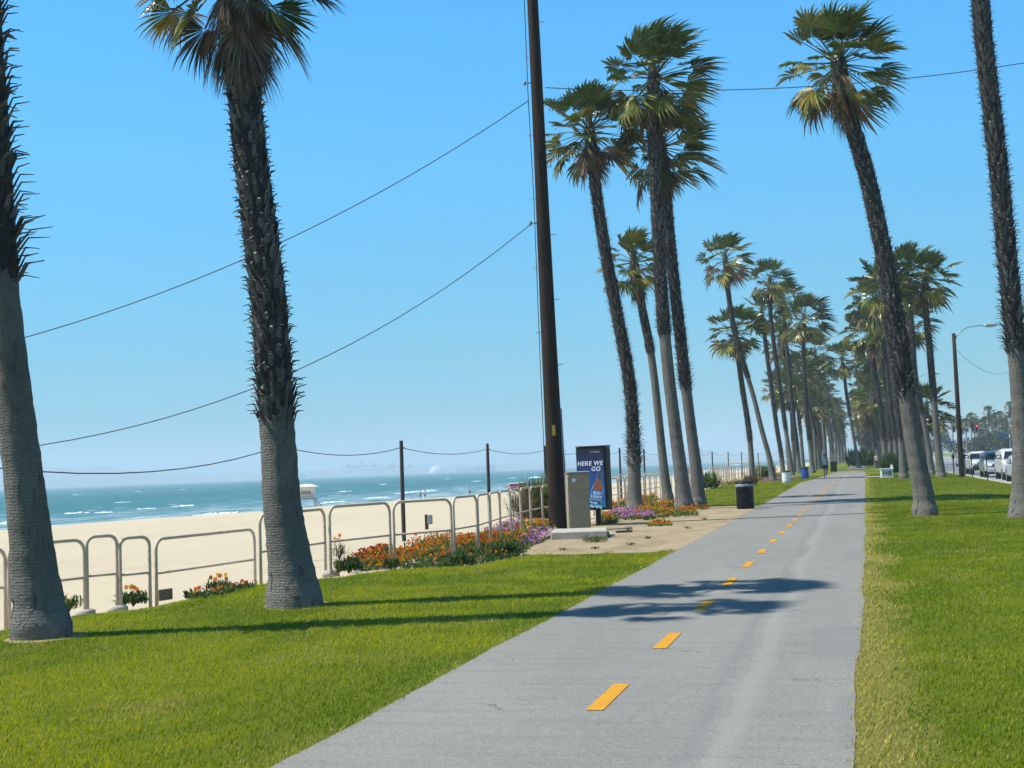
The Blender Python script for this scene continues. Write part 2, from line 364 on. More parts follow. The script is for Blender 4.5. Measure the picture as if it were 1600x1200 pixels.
sea_x = np.concatenate([-sxs(40, 4500, 70, 2.2)[::-1], [40, 120, 250]])
sea_y = np.concatenate([[-400, -200, -50], sxs(0, 4350, 90, 1.8)])
grid_mesh('sea', sea_x, sea_y, lambda x, y: SEA_Z, MT['sea'], ('shore', lambda x, y: (shore_x(y)-x)/100.0))
# lawn: one sheet on either side and beneath the path
lawn_edge_px = [(-160, 1010, -.2), (0, 986, -.2), (110, 964, -.2), (240, 949, -.2), (330, 932, -.15), (405, 918, -.05), (510, 904, 0), (620, 890, 0), (740, 884, 0), (820, 868, 0)]
EDGE = [at(*q) for q in lawn_edge_px]+[V((-6.6, 30, 0)), V((-6.3, 40, 0)), V((-7.4, 52, 0)), V((-8.2, 70, 0)), V((-8.6, 110, 0)), V((-8.6, 700, 0))]
EY = [p.y for p in EDGE]; EX = [p.x for p in EDGE]
o_ = sorted(zip(EY, EX)); EY = [a for a, b in o_]; EX = [b for a, b in o_]
def lawn_left(y): return interp(y, EY, EX)
ROAD_X = 7.0
def build_lawn():
    ys = np.concatenate([np.arange(-12, 40, .5), np.arange(40, 140, 2.5), np.arange(140, 701, 20)]); us = np.linspace(0, 1, 26)
    v = []; f = []; n = len(us)
    for y in ys:
        a = lawn_left(y)+.08*math.sin(y*3.1)+.06*math.sin(y*7.7); b = ROAD_X
        for u in us: x = a+(b-a)*u; v.append((x, y, gz(x, y)))
    f = [(j*n+i, j*n+i+1, j*n+n+i+1, j*n+n+i) for j in range(len(ys)-1) for i in range(n-1)]
    o = len(v)                                        # a turned-down edge towards the sand
    for j, y in enumerate(ys): x, _, z = v[j*n]; v.append((x-.12, y, z-.3))
    f += [(o+j, j*n, j*n+n, o+j+1) for j in range(len(ys)-1)]
    me = D.meshes.new('lawn'); me.from_pydata(v, [], f); me.materials.append(MT['lawn']); me.polygons.foreach_set('use_smooth', [True]*len(f))
    tag(link('lawn', me), kind='structure')
build_lawn()
def n1(y, s): return sum(math.sin(y*k*s+k*1.7+s*9)/k**.8 for k in (1, 2.3, 4.1, 7.7, 13.1))/3
PL = ([0, 45, 83, 98, 124, 140, 200, 700], [-3.21, -3.21, -3.4, -2.84, -2.1, -1.6, -.9, -1.2])
PR = ([0, 7, 12, 18, 27, 57, 99, 140, 200, 700], [-.14, -.1, -.03, .04, .13, .36, .69, 1.0, 1.6, 1.3])
def path_l(y): return interp(y, *PL)+.035*n1(y, 1.1)
def path_r(y): return interp(y, *PR)+.045*n1(y, .83)
def strip(name, ys, lf, rf, z, mat, nu=6):
    v = []
    for y in ys:
        a, b = lf(y), rf(y)
        for i in range(nu): v.append((a+(b-a)*i/(nu-1), y, z))
    f = [(j*nu+i, j*nu+i+1, j*nu+nu+i+1, j*nu+nu+i) for j in range(len(ys)-1) for i in range(nu-1)]
    me = D.meshes.new(name); me.from_pydata(v, [], f); me.materials.append(mat)
    return tag(link(name, me), kind='structure')
strip('path', np.concatenate([np.arange(-8, 40, .08), np.arange(40, 137, .5)]), path_l, path_r, .006, MT['asphalt'])
strip('far_path', np.arange(150, 420, 2.0), lambda y: path_l(y)+.3, lambda y: path_r(y), .012, MT['asphalt'])
mk = MB()
y = 2.75
while y < 136:
    x0 = interp(y, [0, 15, 30, 57, 99, 136], [-1.78, -1.69, -1.58, -1.5, -1.15, -.45]); x1 = interp(y+1, [0, 15, 30, 57, 99, 136], [-1.78, -1.69, -1.58, -1.5, -1.15, -.45])
    w = .058
    mk.add([(x0-w, y, .0105), (x0+w, y, .0105), (x1+w, y+1.0, .0105), (x1-w, y+1.0, .0105)], [(0, 1, 2, 3)]); y += 2.78
tag(mk.build('path_markings', MT['paint_yellow']), kind='structure')
def patch(name, pts, z, mat, jag=.12, kind='structure'):
    pts = [V(p) for p in pts]; out = []
    for i, p in enumerate(pts):
        q = pts[(i+1) % len(pts)]; k = max(2, int((q-p).length/.35))
        for j in range(k):
            w = p.lerp(q, j/k); out.append((w.x+random.uniform(-jag, jag), w.y+random.uniform(-jag, jag), z))
    me = D.meshes.new(name); me.from_pydata(out, [], [tuple(range(len(out)))]); me.materials.append(mat)
    return tag(link(name, me), kind=kind)
DIRT = [at(*q) for q in [(815, 868), (900, 866), (1050, 862)]]+[V((-2.8, 23.4, 0)), V((-2.8, 44.6, 0))]+[V((-4.4, 45.5, 0)), V((-5.2, 45.3, 0)), V((-7.2, 44, 0)), V((-7.6, 40, 0)), V((-7.2, 33, 0)), V((-7.1, 28, 0))]
patch('dirt_ground', DIRT, .003, MT['dirt'], .1)
def inside(x, y, poly):
    c = False; j = len(poly)-1
    for i in range(len(poly)):
        a, b = poly[i], poly[j]
        if (a.y > y) != (b.y > y) and x < (b.x-a.x)*(y-a.y)/(b.y-a.y)+a.x: c = not c
        j = i
    return c
# road with kerbs, the far pavement and the land beyond
strip('road', np.arange(-20, 901, 20.0), lambda y: ROAD_X+.15, lambda y: 27.0, -.10, MT['road'])
kb = MB(); kb.box((ROAD_X+.075, 440, -.06), (.16, 920, .16), bevel=.02); tag(kb.build('near_kerb', MT['kerb']), kind='structure')
kb = MB(); kb.box((27.1, 440, -.06), (.2, 920, .18), bevel=.02); tag(kb.build('far_kerb', MT['kerb']), kind='structure')
strip('far_pavement', np.arange(-20, 901, 40.0), lambda y: 27.2, lambda y: 31.0, .02, MT['kerb'])
mk = MB()
for k in range(40): mk.box((17, 20+k*12.0, -.094), (.12, 3, .006))
tag(mk.build('road_markings', MT['white']), kind='structure')
grid_mesh('ground', np.array([31.0, 120, 500, 3000]), np.array([-200., 300, 900, 3000, 6000]), lambda x, y: -.02, MT['lawn'])
grid_mesh('back_land', np.array([-40., 31, 600, 3000]), np.array([700., 1500, 4000]), lambda x, y: -.03, MT['lawn'])
# grass blades on the near part of the lawn (nobody could count them)
for k_, (px, py, r_) in enumerate(((68, 996, .44), (463, 947, .50), (1447, 807, .45), (1598, 809, .5))):
    c_ = at(px, py); patch('bare_soil', [c_+V((math.cos(a*.524)*r_*random.uniform(.75, 1.35), math.sin(a*.524)*r_*random.uniform(.7, 1.2), 0)) for a in range(12)], .003, MT['dirt'], .05)
CL = [(1.70, 34.69, .42), (3.85, 33.3, .45), (-8.49, 12.08, .36), (-6.88, 14.98, .40)]
def grass():
    vs, cs = [], []
    N = 980000; N2 = 200000
    ys = np.concatenate([5.2+(rng.random(N)**1.6)*37, 38+(rng.random(N2)**1.3)*75]); xs = np.concatenate([rng.uniform(-12, 6.9, N), rng.uniform(-9, 6.8, N2)])
    g1 = np.array([.19, .285, .005]); g2 = np.array([.54, .51, .010]); g3 = np.array([.66, .55, .14]); g4 = np.array([.11, .18, .004])
    for x, y in zip(xs, ys):
        lx = lawn_left(y)
        if x < lx+.02: continue
        pl, pr = path_l(y), path_r(y)
        if pl+.05*random.random()**2 < x < pr-.06*random.random()**2: continue
        px, py, k = proj(V((x, y, 0)))
        if not (-600 < px < 2300 and py < 1700): continue
        if not (-60 < px < 1660 and py < 1260) and random.random() < .4: continue
        if y > 21 and x < -3.2 and inside(x+.22*mnoise.noise((x*2.2, y*1.4, 6.6)), y+.8*mnoise.noise((x*1.7, y*.9, 3.3))+.25*random.random(), DIRT): continue
        if any((x-a)**2+(y-b)**2 < r_*r_ for a, b, r_ in CL): continue
        z = gz(x, y); s = .5+y/26.0
        pn = .5+1.5*mnoise.noise((x*.55, y*.38, 1.7))+.9*mnoise.noise((x*1.9, y*1.5, 4.2)); pn = min(1, max(0, pn))
        pb = mnoise.noise((x*1.3, y*.8, 9.1))+.5*mnoise.noise((x*4.1, y*2.6, 2.2))
        dr = max(0, 1-(x-pr)/(.50+.45*pb)) if x > pr else max(0, 1-(pl-x)/.18)*.5
        h = random.uniform(.014, .036)*(.7+.3*s); w = random.uniform(.0026, .0045)*(.6+s*.8)
        a = random.uniform(0, 6.283); l = random.uniform(.1, .9)*h
        dx, dy = math.cos(a), math.sin(a); b = random.uniform(0, 6.283); ex, ey = math.cos(b)*l+.3*h, math.sin(b)*l
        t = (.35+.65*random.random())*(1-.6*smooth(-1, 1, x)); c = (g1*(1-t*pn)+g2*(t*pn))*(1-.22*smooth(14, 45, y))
        q = random.random()
        if q < .10+.22*(1-pn): c = g4
        elif q > .97-.9*max(0, pb-.2): c = g3*.75
        if random.random() < dr*(.85+.5*pb): c = g3*random.uniform(.6, 1.1)
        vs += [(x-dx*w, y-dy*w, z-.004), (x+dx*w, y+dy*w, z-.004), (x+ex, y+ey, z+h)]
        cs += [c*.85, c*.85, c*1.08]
    me = D.meshes.new('lawn_grass'); n = len(vs)
    me.vertices.add(n); me.vertices.foreach_set('co', np.array(vs, np.float32).ravel())
    me.loops.add(n); me.loops.foreach_set('vertex_index', np.arange(n, dtype=np.int32))
    me.polygons.add(n//3); me.polygons.foreach_set('loop_start', np.arange(0, n, 3, dtype=np.int32)); me.polygons.foreach_set('loop_total', np.full(n//3, 3, np.int32))
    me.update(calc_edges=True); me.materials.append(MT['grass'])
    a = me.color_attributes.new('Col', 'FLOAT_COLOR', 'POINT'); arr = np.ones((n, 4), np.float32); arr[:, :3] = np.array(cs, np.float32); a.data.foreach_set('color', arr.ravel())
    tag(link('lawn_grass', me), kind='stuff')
grass()

# breakers: lumpy ridges of foam riding on the sea
def breaker(px, py, length, h, seed):
    rnd = random.Random(seed); c = at(px, py, SEA_Z); m = MB(); t = V((.12, 1, 0)).normalized(); q = V((1, -.12, 0))
    for i in range(int(length*7)):
        u = rnd.uniform(-1, 1); g = (1-u*u)**.5; hh = h*.6*g*rnd.uniform(.15, 1.0)+.03; w = rnd.uniform(.25, .8); l = rnd.uniform(.3, 1.3)
        p = c+t*(u*length/2)+q*rnd.gauss(0, .9)*g
        vs = [p+t*(math.cos(k*1.047)*l*rnd.uniform(.6, 1.2))+q*(math.sin(k*1.047)*w*rnd.uniform(.6, 1.2)) for k in range(6)]
        m.add(vs+[p+q*rnd.uniform(-.3, .3)+t*rnd.uniform(-.3, .3)+V((0, 0, hh))], [(k, (k+1) % 6, 6) for k in range(6)])
    return m
fm = MB()
for i, (px, py, ln, h) in enumerate([(345, 804, 7, .9), (325, 805, 4, .4), (287, 791, 5, .6), (120, 802, 5, .5), (20, 817, 7, .5), (160, 801, 2, .3), (232, 795, 2, .3), (15, 776, 5, .5), (120, 773, 4, .5), (190, 785, 4, .4), (665, 768, 12, .9), (650, 769, 8, .6), (628, 771, 4, .4), (520, 785, 8, .4), (590, 778, 9, .4), (285, 765, 5, .5), (700, 748, 5, .6), (600, 757, 6, .5), (745, 752, 6, .6), (800, 747, 6, .6), (540, 768, 6, .5), (1095, 741, 60, 1.8), (1078, 744, 40, 1.4), (1100, 737, 50, 1.4), (1150, 727, 60, 1.6), (1050, 752, 30, .6), (215, 768, 5, .5)]):
    b = breaker(px, py, ln, h, i); fm.add(b.v, b.f)
tag(fm.build('sea_foam', MT['foam']), kind='stuff')

# far coast, drawn faint by the haze that is built below
def coast():
    v = []; f = []; prof = [(-700, 34), (-60, 30), (20, 27), (90, 30), (170, 27), (235, 15), (300, 12), (420, 9), (560, 11), (700, 8), (900, 9), (1150, 10), (1500, 10)]
    n = 120
    for i in range(n+1):
        px = -700+2200*i/n; d = V((ray(px, 740).x, ray(px, 740).y, 0)).normalized()
        hz = interp(px, [p for p, _ in prof], [h for _, h in prof])*2.6*(1+.035*math.sin(i*1.1)+.03*math.sin(i*2.7)); k = d.dot(hd)
        for dist, z in ((4700, -5), (4750, hz*.45), (5000, hz), (5500, hz*.8), (6000, -5)): p = d*(dist/k); v.append((p.x, p.y, z))
    for i in range(n):
        for j in range(4): a = i*5+j; f.append((a, a+5, a+6, a+1))
    me = D.meshes.new('far_hills'); me.from_pydata(v, [], f); me.materials.append(MT['hill']); me.polygons.foreach_set('use_smooth', [True]*len(f))
    tag(link('far_hills', me), kind='structure')
coast()
# ---------------------------------------------------------------- haze
hm = D.materials.new('haze'); hm.use_nodes = True; t = hm.node_tree; t.nodes.remove(t.nodes['Principled BSDF'])
pv = t.nodes.new('ShaderNodeVolumePrincipled'); pv.inputs['Density'].default_value = .00036; pv.inputs['Color'].default_value = (.74, .88, 1, 1); pv.inputs['Anisotropy'].default_value = .1
t.links.new(pv.outputs[0], t.nodes['Material Output'].inputs['Volume'])
hb = MB(); hb.box((0, 2500, 65), (15000, 11000, 152)); hz_ = tag(hb.build('haze', hm), kind='stuff')

# ------------------------------------------------------------------ palms
WIND = V((math.cos(PSI), math.sin(PSI), 0))           # blows from the sea, left to right
DOWN = V((0, 0, -1))
def fan(m, o, d, lp, lb, nseg, droop, wind, cols, spread=100, rnd=random, stalk=(.10, .11, .03), fold=.25, tipc=None):
    d = d.normalized(); k = 4; p = o.copy(); pts = [p.copy()]; t = d.copy()
    for i in range(k):
        t = (t+DOWN*(.10*droop)+WIND*(.05*wind)).normalized(); p = p+t*(lp/k); pts.append(p.copy())
    if lp > .05: m.tube(pts, [.026, .021, .017, .014, .012], 4, False, stalk)
    T = t; L = T.cross(V((0, 0, 1)))
    if L.length < .15: L = V((rnd.uniform(-1, 1), rnd.uniform(-1, 1), 0)).cross(T)
    L = L.normalized(); N = L.cross(T).normalized()
    tw = rnd.uniform(-.5, .5); L, N = L*math.cos(tw)+N*math.sin(tw), N*math.cos(tw)-L*math.sin(tw)
    da = R(2*spread)/nseg
    for i in range(nseg):
        a = -R(spread)+da*(i+.5); s = abs(a)/R(100)
        dr = (T*math.cos(a)+L*math.sin(a)+N*fold*abs(math.sin(a))).normalized()
        ln = lb*(1-.28*s*s)*rnd.uniform(.88, 1.06); cr = N.cross(dr).normalized()
        fl = (DOWN*(droop*rnd.uniform(.5, 1.6))+WIND*(wind*rnd.uniform(.7, 1.3)))*ln
        tilt = .5 if i % 2 else -.5
        w1 = ln*.50*math.tan(da/2)*1.12; w2 = w1*.58
        c = cols[0] if rnd.random() < .7 else cols[1]; c = tuple(x*rnd.uniform(.82, 1.15) for x in c)
        tc = tipc if tipc and rnd.random() < .45 else c
        b = p+dr*(ln*.03); q1 = p+dr*(ln*.50)+fl*.12; q2 = p+dr*(ln*.76)+fl*.38; q3 = p+dr*(ln*.97)+fl*.85
        e1 = cr*w1; n1_ = N*(w1*tilt); e2 = cr*w2; n2_ = N*(w2*tilt)
        oo = m.add([b, q1-e1-n1_, q1+e1+n1_, q2-e2-n2_, q2+e2+n2_, q3], [(0, 2, 1), (1, 2, 4, 3), (3, 4, 5)], c)
        m.c[oo+5] = tc
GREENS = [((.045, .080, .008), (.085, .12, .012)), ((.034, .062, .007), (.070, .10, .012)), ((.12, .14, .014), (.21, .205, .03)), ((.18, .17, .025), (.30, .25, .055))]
DEADC = [((.115, .078, .045), (.17, .125, .075)), ((.085, .058, .036), (.13, .095, .06)), ((.15, .115, .075), (.21, .17, .11))]
def crown_bm(nf, size, nseg, wind, seed, ragged=1.0, low=-55, squash=1.0, brown=0.0):
    nr_ = V((math.sin(PSI), -math.cos(PSI), 0))
    rnd = random.Random(seed); m = MB(); az = rnd.uniform(0, 6.28)
    for i in range(nf):
        u = i/(nf-1); az += 2.399+rnd.uniform(-.3, .3)
        el = R(86-(86-low)*u**1.05+rnd.uniform(-9, 9)); d = V((math.cos(az)*math.cos(el), math.sin(az)*math.cos(el), math.sin(el)))+WIND*(.16*wind); d -= nr_*d.dot(nr_)*(1-squash)
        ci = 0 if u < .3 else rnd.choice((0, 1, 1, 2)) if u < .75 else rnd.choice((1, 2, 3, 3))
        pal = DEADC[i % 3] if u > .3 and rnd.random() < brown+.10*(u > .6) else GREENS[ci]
        lp = size*rnd.uniform(.42, .60)*(.8+.35*min(u*2.2, 1)); lb = size*rnd.uniform(.42, .54)*(1 if u > .12 else .85)
        o = V((math.cos(az)*.10, math.sin(az)*.10, .12-.42*u))
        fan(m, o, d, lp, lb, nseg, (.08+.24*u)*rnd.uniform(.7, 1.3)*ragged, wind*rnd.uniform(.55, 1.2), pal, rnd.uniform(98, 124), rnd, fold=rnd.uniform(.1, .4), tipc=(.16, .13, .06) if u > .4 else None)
    m.tube([(0, 0, -.7), (0, 0, -.1), (0, 0, .25), (0, 0, .45)], [.20, .19, .12, .03], 8, True, (.10, .085, .05), .12)
    return m
def skirt_bm(nf, size, nseg, wind, seed, long=1.0, lee=.6):
    rnd = random.Random(seed); m = MB()
    for i in range(nf):
        az = PSI+rnd.gauss(0, 1.5 if lee else 3) if rnd.random() < lee else rnd.uniform(0, 6.28)
        el = R(rnd.uniform(-86, -58)); d = V((math.cos(az)*math.cos(el), math.sin(az)*math.cos(el), math.sin(el)))
        zz = -rnd.uniform(.2, .35+.75*long)
        fan(m, V((math.cos(az)*.15, math.sin(az)*.15, zz)), d, size*rnd.uniform(.08, .26), size*rnd.uniform(.34, .52), nseg, .5, wind*.22, rnd.choice(DEADC), rnd.uniform(22, 48), rnd, stalk=(.13, .095, .06), fold=rnd.uniform(.3, .8), tipc=(.26, .21, .14))
    return m
def spine(pts, n):                                     # smooth curve through the traced points
    out = []; P = [pts[0]]+pts+[pts[-1]+(pts[-1]-pts[-2])]
    for i in range(1, len(P)-2):
        for j in range(n):
            t = j/n; a, b, c, d = P[i-1], P[i], P[i+1], P[i+2]
            out.append(.5*((2*b)+(c-a)*t+(2*a-5*b+4*c-d)*t*t+(3*b-3*c+d-a)*t*t*t))
    out.append(pts[-1]); return out
def trunk_parts(root, sp, rb, rm, zb, spike, dens, seed, n=14, tm='trunk'):
    rnd = random.Random(seed); H = sp[-1].z; m = MB(); pts = []; rad = []
    lens = [0.0]
    for a, b in zip(sp, sp[1:]): lens.append(lens[-1]+(b-a).length)
    tot = lens[-1]
    def on(s):
        for i in range(len(sp)-1):
            if lens[i+1] >= s: return sp[i].lerp(sp[i+1], (s-lens[i])/max(1e-6, lens[i+1]-lens[i]))
        return sp[-1]
    step = .06 if n > 10 else .5; k = int(tot/step); bulge = [rnd.uniform(-1, 1) for _ in range(8)]
    for i in range(k+1):
        s = tot*i/k; p = on(s); z = p.z
        r_ = rm+(rb-rm)*(.62*math.exp(-max(z, 0)/.55)+.38*math.exp(-max(z, 0)/1.7))
        r_ *= 1-.16*max(0, z-4)/max(6, H); r_ *= 1+.015*math.sin(z*17+bulge[0]*9)+.012*math.sin(z*41+bulge[1]*9)
        if n > 10: r_ *= 1+.06*math.exp(-((z-.14)/.16)**2)-.035*math.exp(-((z-.37)/.05)**2)
        if z < .1: r_ *= 1-.05*(.1-max(z, 0))/.1
        pts.append(p); rad.append(r_)
    pts[0] = pts[0]-V((0, 0, .12))
    nn = n; vs = []; fs = []
    for i, p in enumerate(pts):
        for kk in range(nn):
            a = 2*math.pi*kk/nn; lump = 1+.05*math.exp(-max(p.z, 0)/.4)*math.sin(3*a+bulge[2]*6)+.05*math.exp(-max(p.z, 0)/.25)*math.sin(5*a+p.z*9+bulge[3]*6)+.05*math.exp(-max(p.z, 0)/.5)*mnoise.noise((math.cos(a)*2+seed, math.sin(a)*2, p.z*5))+rnd.uniform(-.012, .012)
            vs.append(p+V((math.cos(a), math.sin(a), 0))*rad[i]*lump)
    for i in range(len(pts)-1):
        for kk in range(nn): j = (kk+1) % nn; fs.append((i*nn+kk, i*nn+j, i*nn+nn+j, i*nn+nn+kk))
    fs.append(tuple((len(pts)-1)*nn+kk for kk in range(nn)))
    m.add(vs, fs); m.build('trunk', MT[tm], root, smooth=True)
    # the stubs of old leaf stalks that still clothe the upper trunk
    b = MB(); s0 = next((lens[i] for i in range(len(sp)) if sp[i].z >= zb), tot*.4); s = s0; az = rnd.uniform(0, 6.28); cols = [(.050, .048, .045), (.075, .073, .068), (.030, .029, .027), (.12, .116, .108)]
    if n > 10:
        q = [on(s0+(tot-s0)*i/30) for i in range(31)]; b.tube(q, [rm*(1.0 if i == 0 else 1.10)*(1-.12*i/30) for i in range(31)], 12, True, (.026, .025, .024), .05)
    else:
        q = [on(s0+(tot-s0)*i/8) for i in range(9)]; b.tube(q, [rm*(1.0 if i == 0 else 1.06)*(1-.12*i/8) for i in range(9)], 7, True, (.030, .029, .027), .05)
    while s < tot-.1:
        p = on(s); tn = (on(min(s+.2, tot))-on(max(s-.2, 0))).normalized(); u = (s-s0)/max(.1, tot-s0)
        az += 2.399+rnd.uniform(-.22, .22); s += dens*.66*rnd.uniform(.7, 1.3)
        nrm = V((math.cos(az), math.sin(az), 0)); nrm = (nrm-tn*nrm.dot(tn)).normalized(); tg = tn.cross(nrm)
        ln = spike*rnd.uniform(.5, 1.2)*(1.35 if u < .10 else 1.0)*(1-.45*u); w = rnd.uniform(.026, .052)*(1 if n > 10 else 1.6); th = .016 if n > 10 else .03
        rr = rm*1.02*(1-.12*u); dn = -1 if rnd.random() < .22 else 1
        base = p+nrm*rr-tn*.06; mid = p+nrm*(rr+ln*.45)+tn*(.06+ln*.25*dn); tip = p+nrm*(rr+ln*1.1)+tn*(.05+ln*(.35*dn if dn > 0 else -.2)+rnd.uniform(-.03, .03))
        c = rnd.choice(cols); vs = []
        for cc, ww, tt in ((base, w, th*1.6), (mid, w*.62, th), (tip, w*.36, th*.5)):
            od = (nrm*.5-tn*.85).normalized()*tt
            vs += [cc-tg*ww, cc+od*.7, cc+tg*ww, cc-od*.5]
        fs = [(k_*4+i, k_*4+(i+1) % 4, k_*4+4+(i+1) % 4, k_*4+4+i) for k_ in range(2) for i in range(4)]+[(8, 9, 10, 11)]
        oo = b.add(vs, fs, c)
        for k_ in range(8, 12): b.c[oo+k_] = tuple(min(.5, x*2.3) for x in c)
    b.build('leaf_bases', MT['boots'], root, colour=True)
CROWNS = {}
def far_crown(i):
    if i not in CROWNS:
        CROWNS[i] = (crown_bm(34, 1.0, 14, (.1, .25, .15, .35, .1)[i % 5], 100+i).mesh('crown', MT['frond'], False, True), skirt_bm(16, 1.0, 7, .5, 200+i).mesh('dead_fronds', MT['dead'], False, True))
    return CROWNS[i]
npalm = 0
def palm(base, pts, label, group, boots_y=None, rb=.31, rm=.19, spike=.13, dens=.018, size=1.75, near=False, nf=32, nseg=22, wind=.35, seed=0, nskirt=14, long=1.0, lee=.6, low=-55, sk=.82, squash=1.0, brown=0.0, rz=0.0, zb=None, nm='palm_tree', tm='trunk'):
    global npalm; npalm += 1
    B = at(*base); sp = [V((0, 0, 0))]+[atd(px, py, B)-B for px, py in pts]
    if zb is None: zb = atd(base[0], boots_y, B).z if boots_y else sp[-1].z*.45
    root = empty(nm, B, 0, label, 'palm tree', group)
    zb = min(zb, sp[-1].z*.75); sp = spine(sp, 5); trunk_parts(root, sp, rb, rm, zb, spike, dens, seed+1, 14 if near else 7, tm)
    top = sp[-1]
    if near:
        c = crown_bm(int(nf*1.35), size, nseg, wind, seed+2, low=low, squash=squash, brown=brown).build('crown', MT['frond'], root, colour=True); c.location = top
        if nskirt: k = skirt_bm(int(nskirt*1.5), size*sk, max(8, nseg-8), wind, seed+3, long, lee).build('dead_fronds', MT['dead'], root, colour=True); k.location = top
    else:
        a, b = far_crown(seed % 7)
        for nm_, me in (('crown', a), ('dead_fronds', b)):
            o = link(nm_, me, root, top); o.scale = (size, size, size*random.uniform(.9, 1.1)); o.rotation_euler = (random.uniform(-.12, .12), random.uniform(-.12, .12), rz+random.uniform(-.6, .6))
    return root
LG, RG = 'palms along the seaward side of the path', 'palms on the lawn between path and road'
palm((68, 995), [(55, 900), (41, 780), (25, 650), (14, 560), (0, 440), (-8, 330), (-16, 200), (-24, 60), (-32, -120), (-38, -320), (-40, -520)], 'palm with long curved spikes on its trunk, cut by the left picture edge', LG, 440, .33, .185, .24, .018, 1.0, True, 22, 20, .3, 11, 8, squash=.5)
palm((463, 947), [(451, 860), (440, 780), (436, 710), (431, 640), (424, 520), (410, 390), (393, 260), (382, 150), (376, 70), (371, 0), (367, -72)], 'thick palm on the near lawn with shaggy dead fronds hanging under its crown', LG, 660, .36, .20, .115, .0095, 1.28, True, 34, 36, .12, 22, 56, 1.1, .8, -58, .8, .38, .75)
palm((991, 796), [(991, 740), (990, 690), (984, 600), (966, 500), (947, 400), (933, 310), (926, 250), (921, 200)], 'bushy dark palm right of the wooden pole, spiky down to the poster kiosk', LG, 735, .34, .20, .16, .015, 1.95, True, 40, 20, .22, 33, 16, 1.1, .75, -48)
palm((1044, 784), [(1036, 720), (1024, 605), (1015, 540), (1005, 490), (996, 435), (990, 405)], 'slim shorter palm with round green crown behind the spiky bushy one', LG, 560, .27, .165, .10, .022, 1.5, True, 30, 18, .25, 44, 12, 1.0, .8)
palm((1070, 796), [(1064, 740), (1055, 670), (1043, 570), (1033, 450), (1027, 330), (1022, 240), (1020, 170), (1021, 115)], 'tallest palm of the path side group, its crown swept sideways by wind', LG, 545, .36, .205, .11, .015, 2.05, True, 38, 22, .48, 55, 18, .9, .9, -48)
palm((1092, 791), [(1088, 735), (1081, 680), (1070, 590), (1060, 500), (1050, 410), (1042, 320), (1036, 255), (1033, 225)], 'palm with a ringed swollen foot, its crown tucked behind the tallest one', LG, 625, .31, .19, .14, .016, 1.85, True, 34, 20, .45, 66, 18, 1.3, .8, -58)
MID = dict(near=True, nseg=17, dens=.035)
palm((1176, 752), [(1172, 690), (1167, 650), (1159, 600), (1153, 550), (1149, 515)], 'palm with a low dense crown behind the leaning one past the hoop railing', LG, 690, .30, .19, .13, size=2.32, nf=28, wind=0.12, seed=77, **MID)
palm((1208, 752), [(1202, 715), (1190, 671), (1176, 615), (1158, 555), (1146, 510), (1137, 450), (1133, 402)], 'palm leaning over the hoop railing end, slender trunk bare below and ragged top', LG, 600, .30, .175, .12, size=2.17, nf=25, wind=0.30, seed=88, **MID)
palm((1224, 742), [(1220, 705), (1213, 663), (1201, 573), (1194, 520), (1190, 486)], 'spiky palm behind the white drum with yellowing lower fronds', LG, 730, .3, .2, .14, size=2.21, nf=25, wind=0.125, seed=99, **MID)
palm((1238, 742), [(1232, 700), (1222, 630), (1211, 553), (1204, 490), (1203, 436)], 'tall palm rising between white and blue drums, its crown the highest there', LG, 680, .3, .19, .12, size=2.47, nf=25, wind=0.245, seed=101, **MID)
palm((1249, 739), [(1246, 700), (1239, 643), (1230, 550), (1225, 500), (1223, 465)], 'palm just left of the blue drum, its crown merged with the taller neighbour', LG, 720, .3, .19, .12, size=2.42, nf=23, wind=0.24, seed=112, **MID)
palm((1241, 738), [(1239, 690), (1237, 640), (1235, 612)], 'short young palm with brown skirt seen between taller trunks by the drums', LG, 690, .28, .2, .12, size=2.21, nf=25, wind=0.065, seed=123, nskirt=24, **MID)
palm((1270, 739), [(1266, 700), (1260, 643), (1256, 560), (1255, 515), (1256, 494)], 'palm right of the blue drum with broad dark crown and pale foot', LG, 690, .32, .2, .12, size=3.02, nf=32, wind=.4, seed=134, **MID)
palm((1291, 731), [(1288, 690), (1284, 640), (1277, 580), (1273, 548)], 'palm behind the jogger with crown swept to the road side', LG, None, .32, .2, .12, size=3.25, nf=28, wind=.6, seed=145, **MID)
palm((1280, 733), [(1276, 690), (1271, 655), (1267, 632)], 'short palm between taller trunks just left of the jogger', LG, None, .3, .2, .12, size=2.62, nf=23, wind=0.12, seed=156, nskirt=20, **MID)
# across the lawn on the right
palm((1447, 806), [(1441, 760), (1429, 702), (1417, 620), (1402, 515), (1384, 412), (1356, 280), (1334, 205), (1318, 145), (1309, 92)], 'big palm on the right lawn curving left, bare grey lower trunk', RG, 628, .325, .205, .115, .0135, 1.65, True, 34, 26, .25, 167, 22, 1.2, .75, -52)
palm((1598, 808), [(1598, 742), (1595, 640), (1588, 550), (1577, 440), (1564, 300), (1552, 190), (1540, 90), (1530, -20), (1522, -120), (1516, -190)], 'palm at the right picture edge, spiky from mid height and cut by the frame', RG, 560, .34, .20, .15, .0125, 1.85, True, 30, 18, .3, 178, 14)
palm((1471, 746), [(1466, 700), (1461, 645), (1453, 550), (1447, 490), (1445, 432)], 'straight slender palm left of the street lamp, dark round crown', RG, 640, .36, .2, .12, size=2.21, nf=30, wind=0.18, seed=189, nskirt=18, **MID)
palm((1456, 742), [(1451, 700), (1444, 660), (1430, 590), (1425, 520), (1420, 455), (1416, 420)], 'palm leaning left just behind the straight one by the lamp', RG, 650, .3, .19, .12, size=2.42, nf=25, wind=0.24, seed=191, **MID)
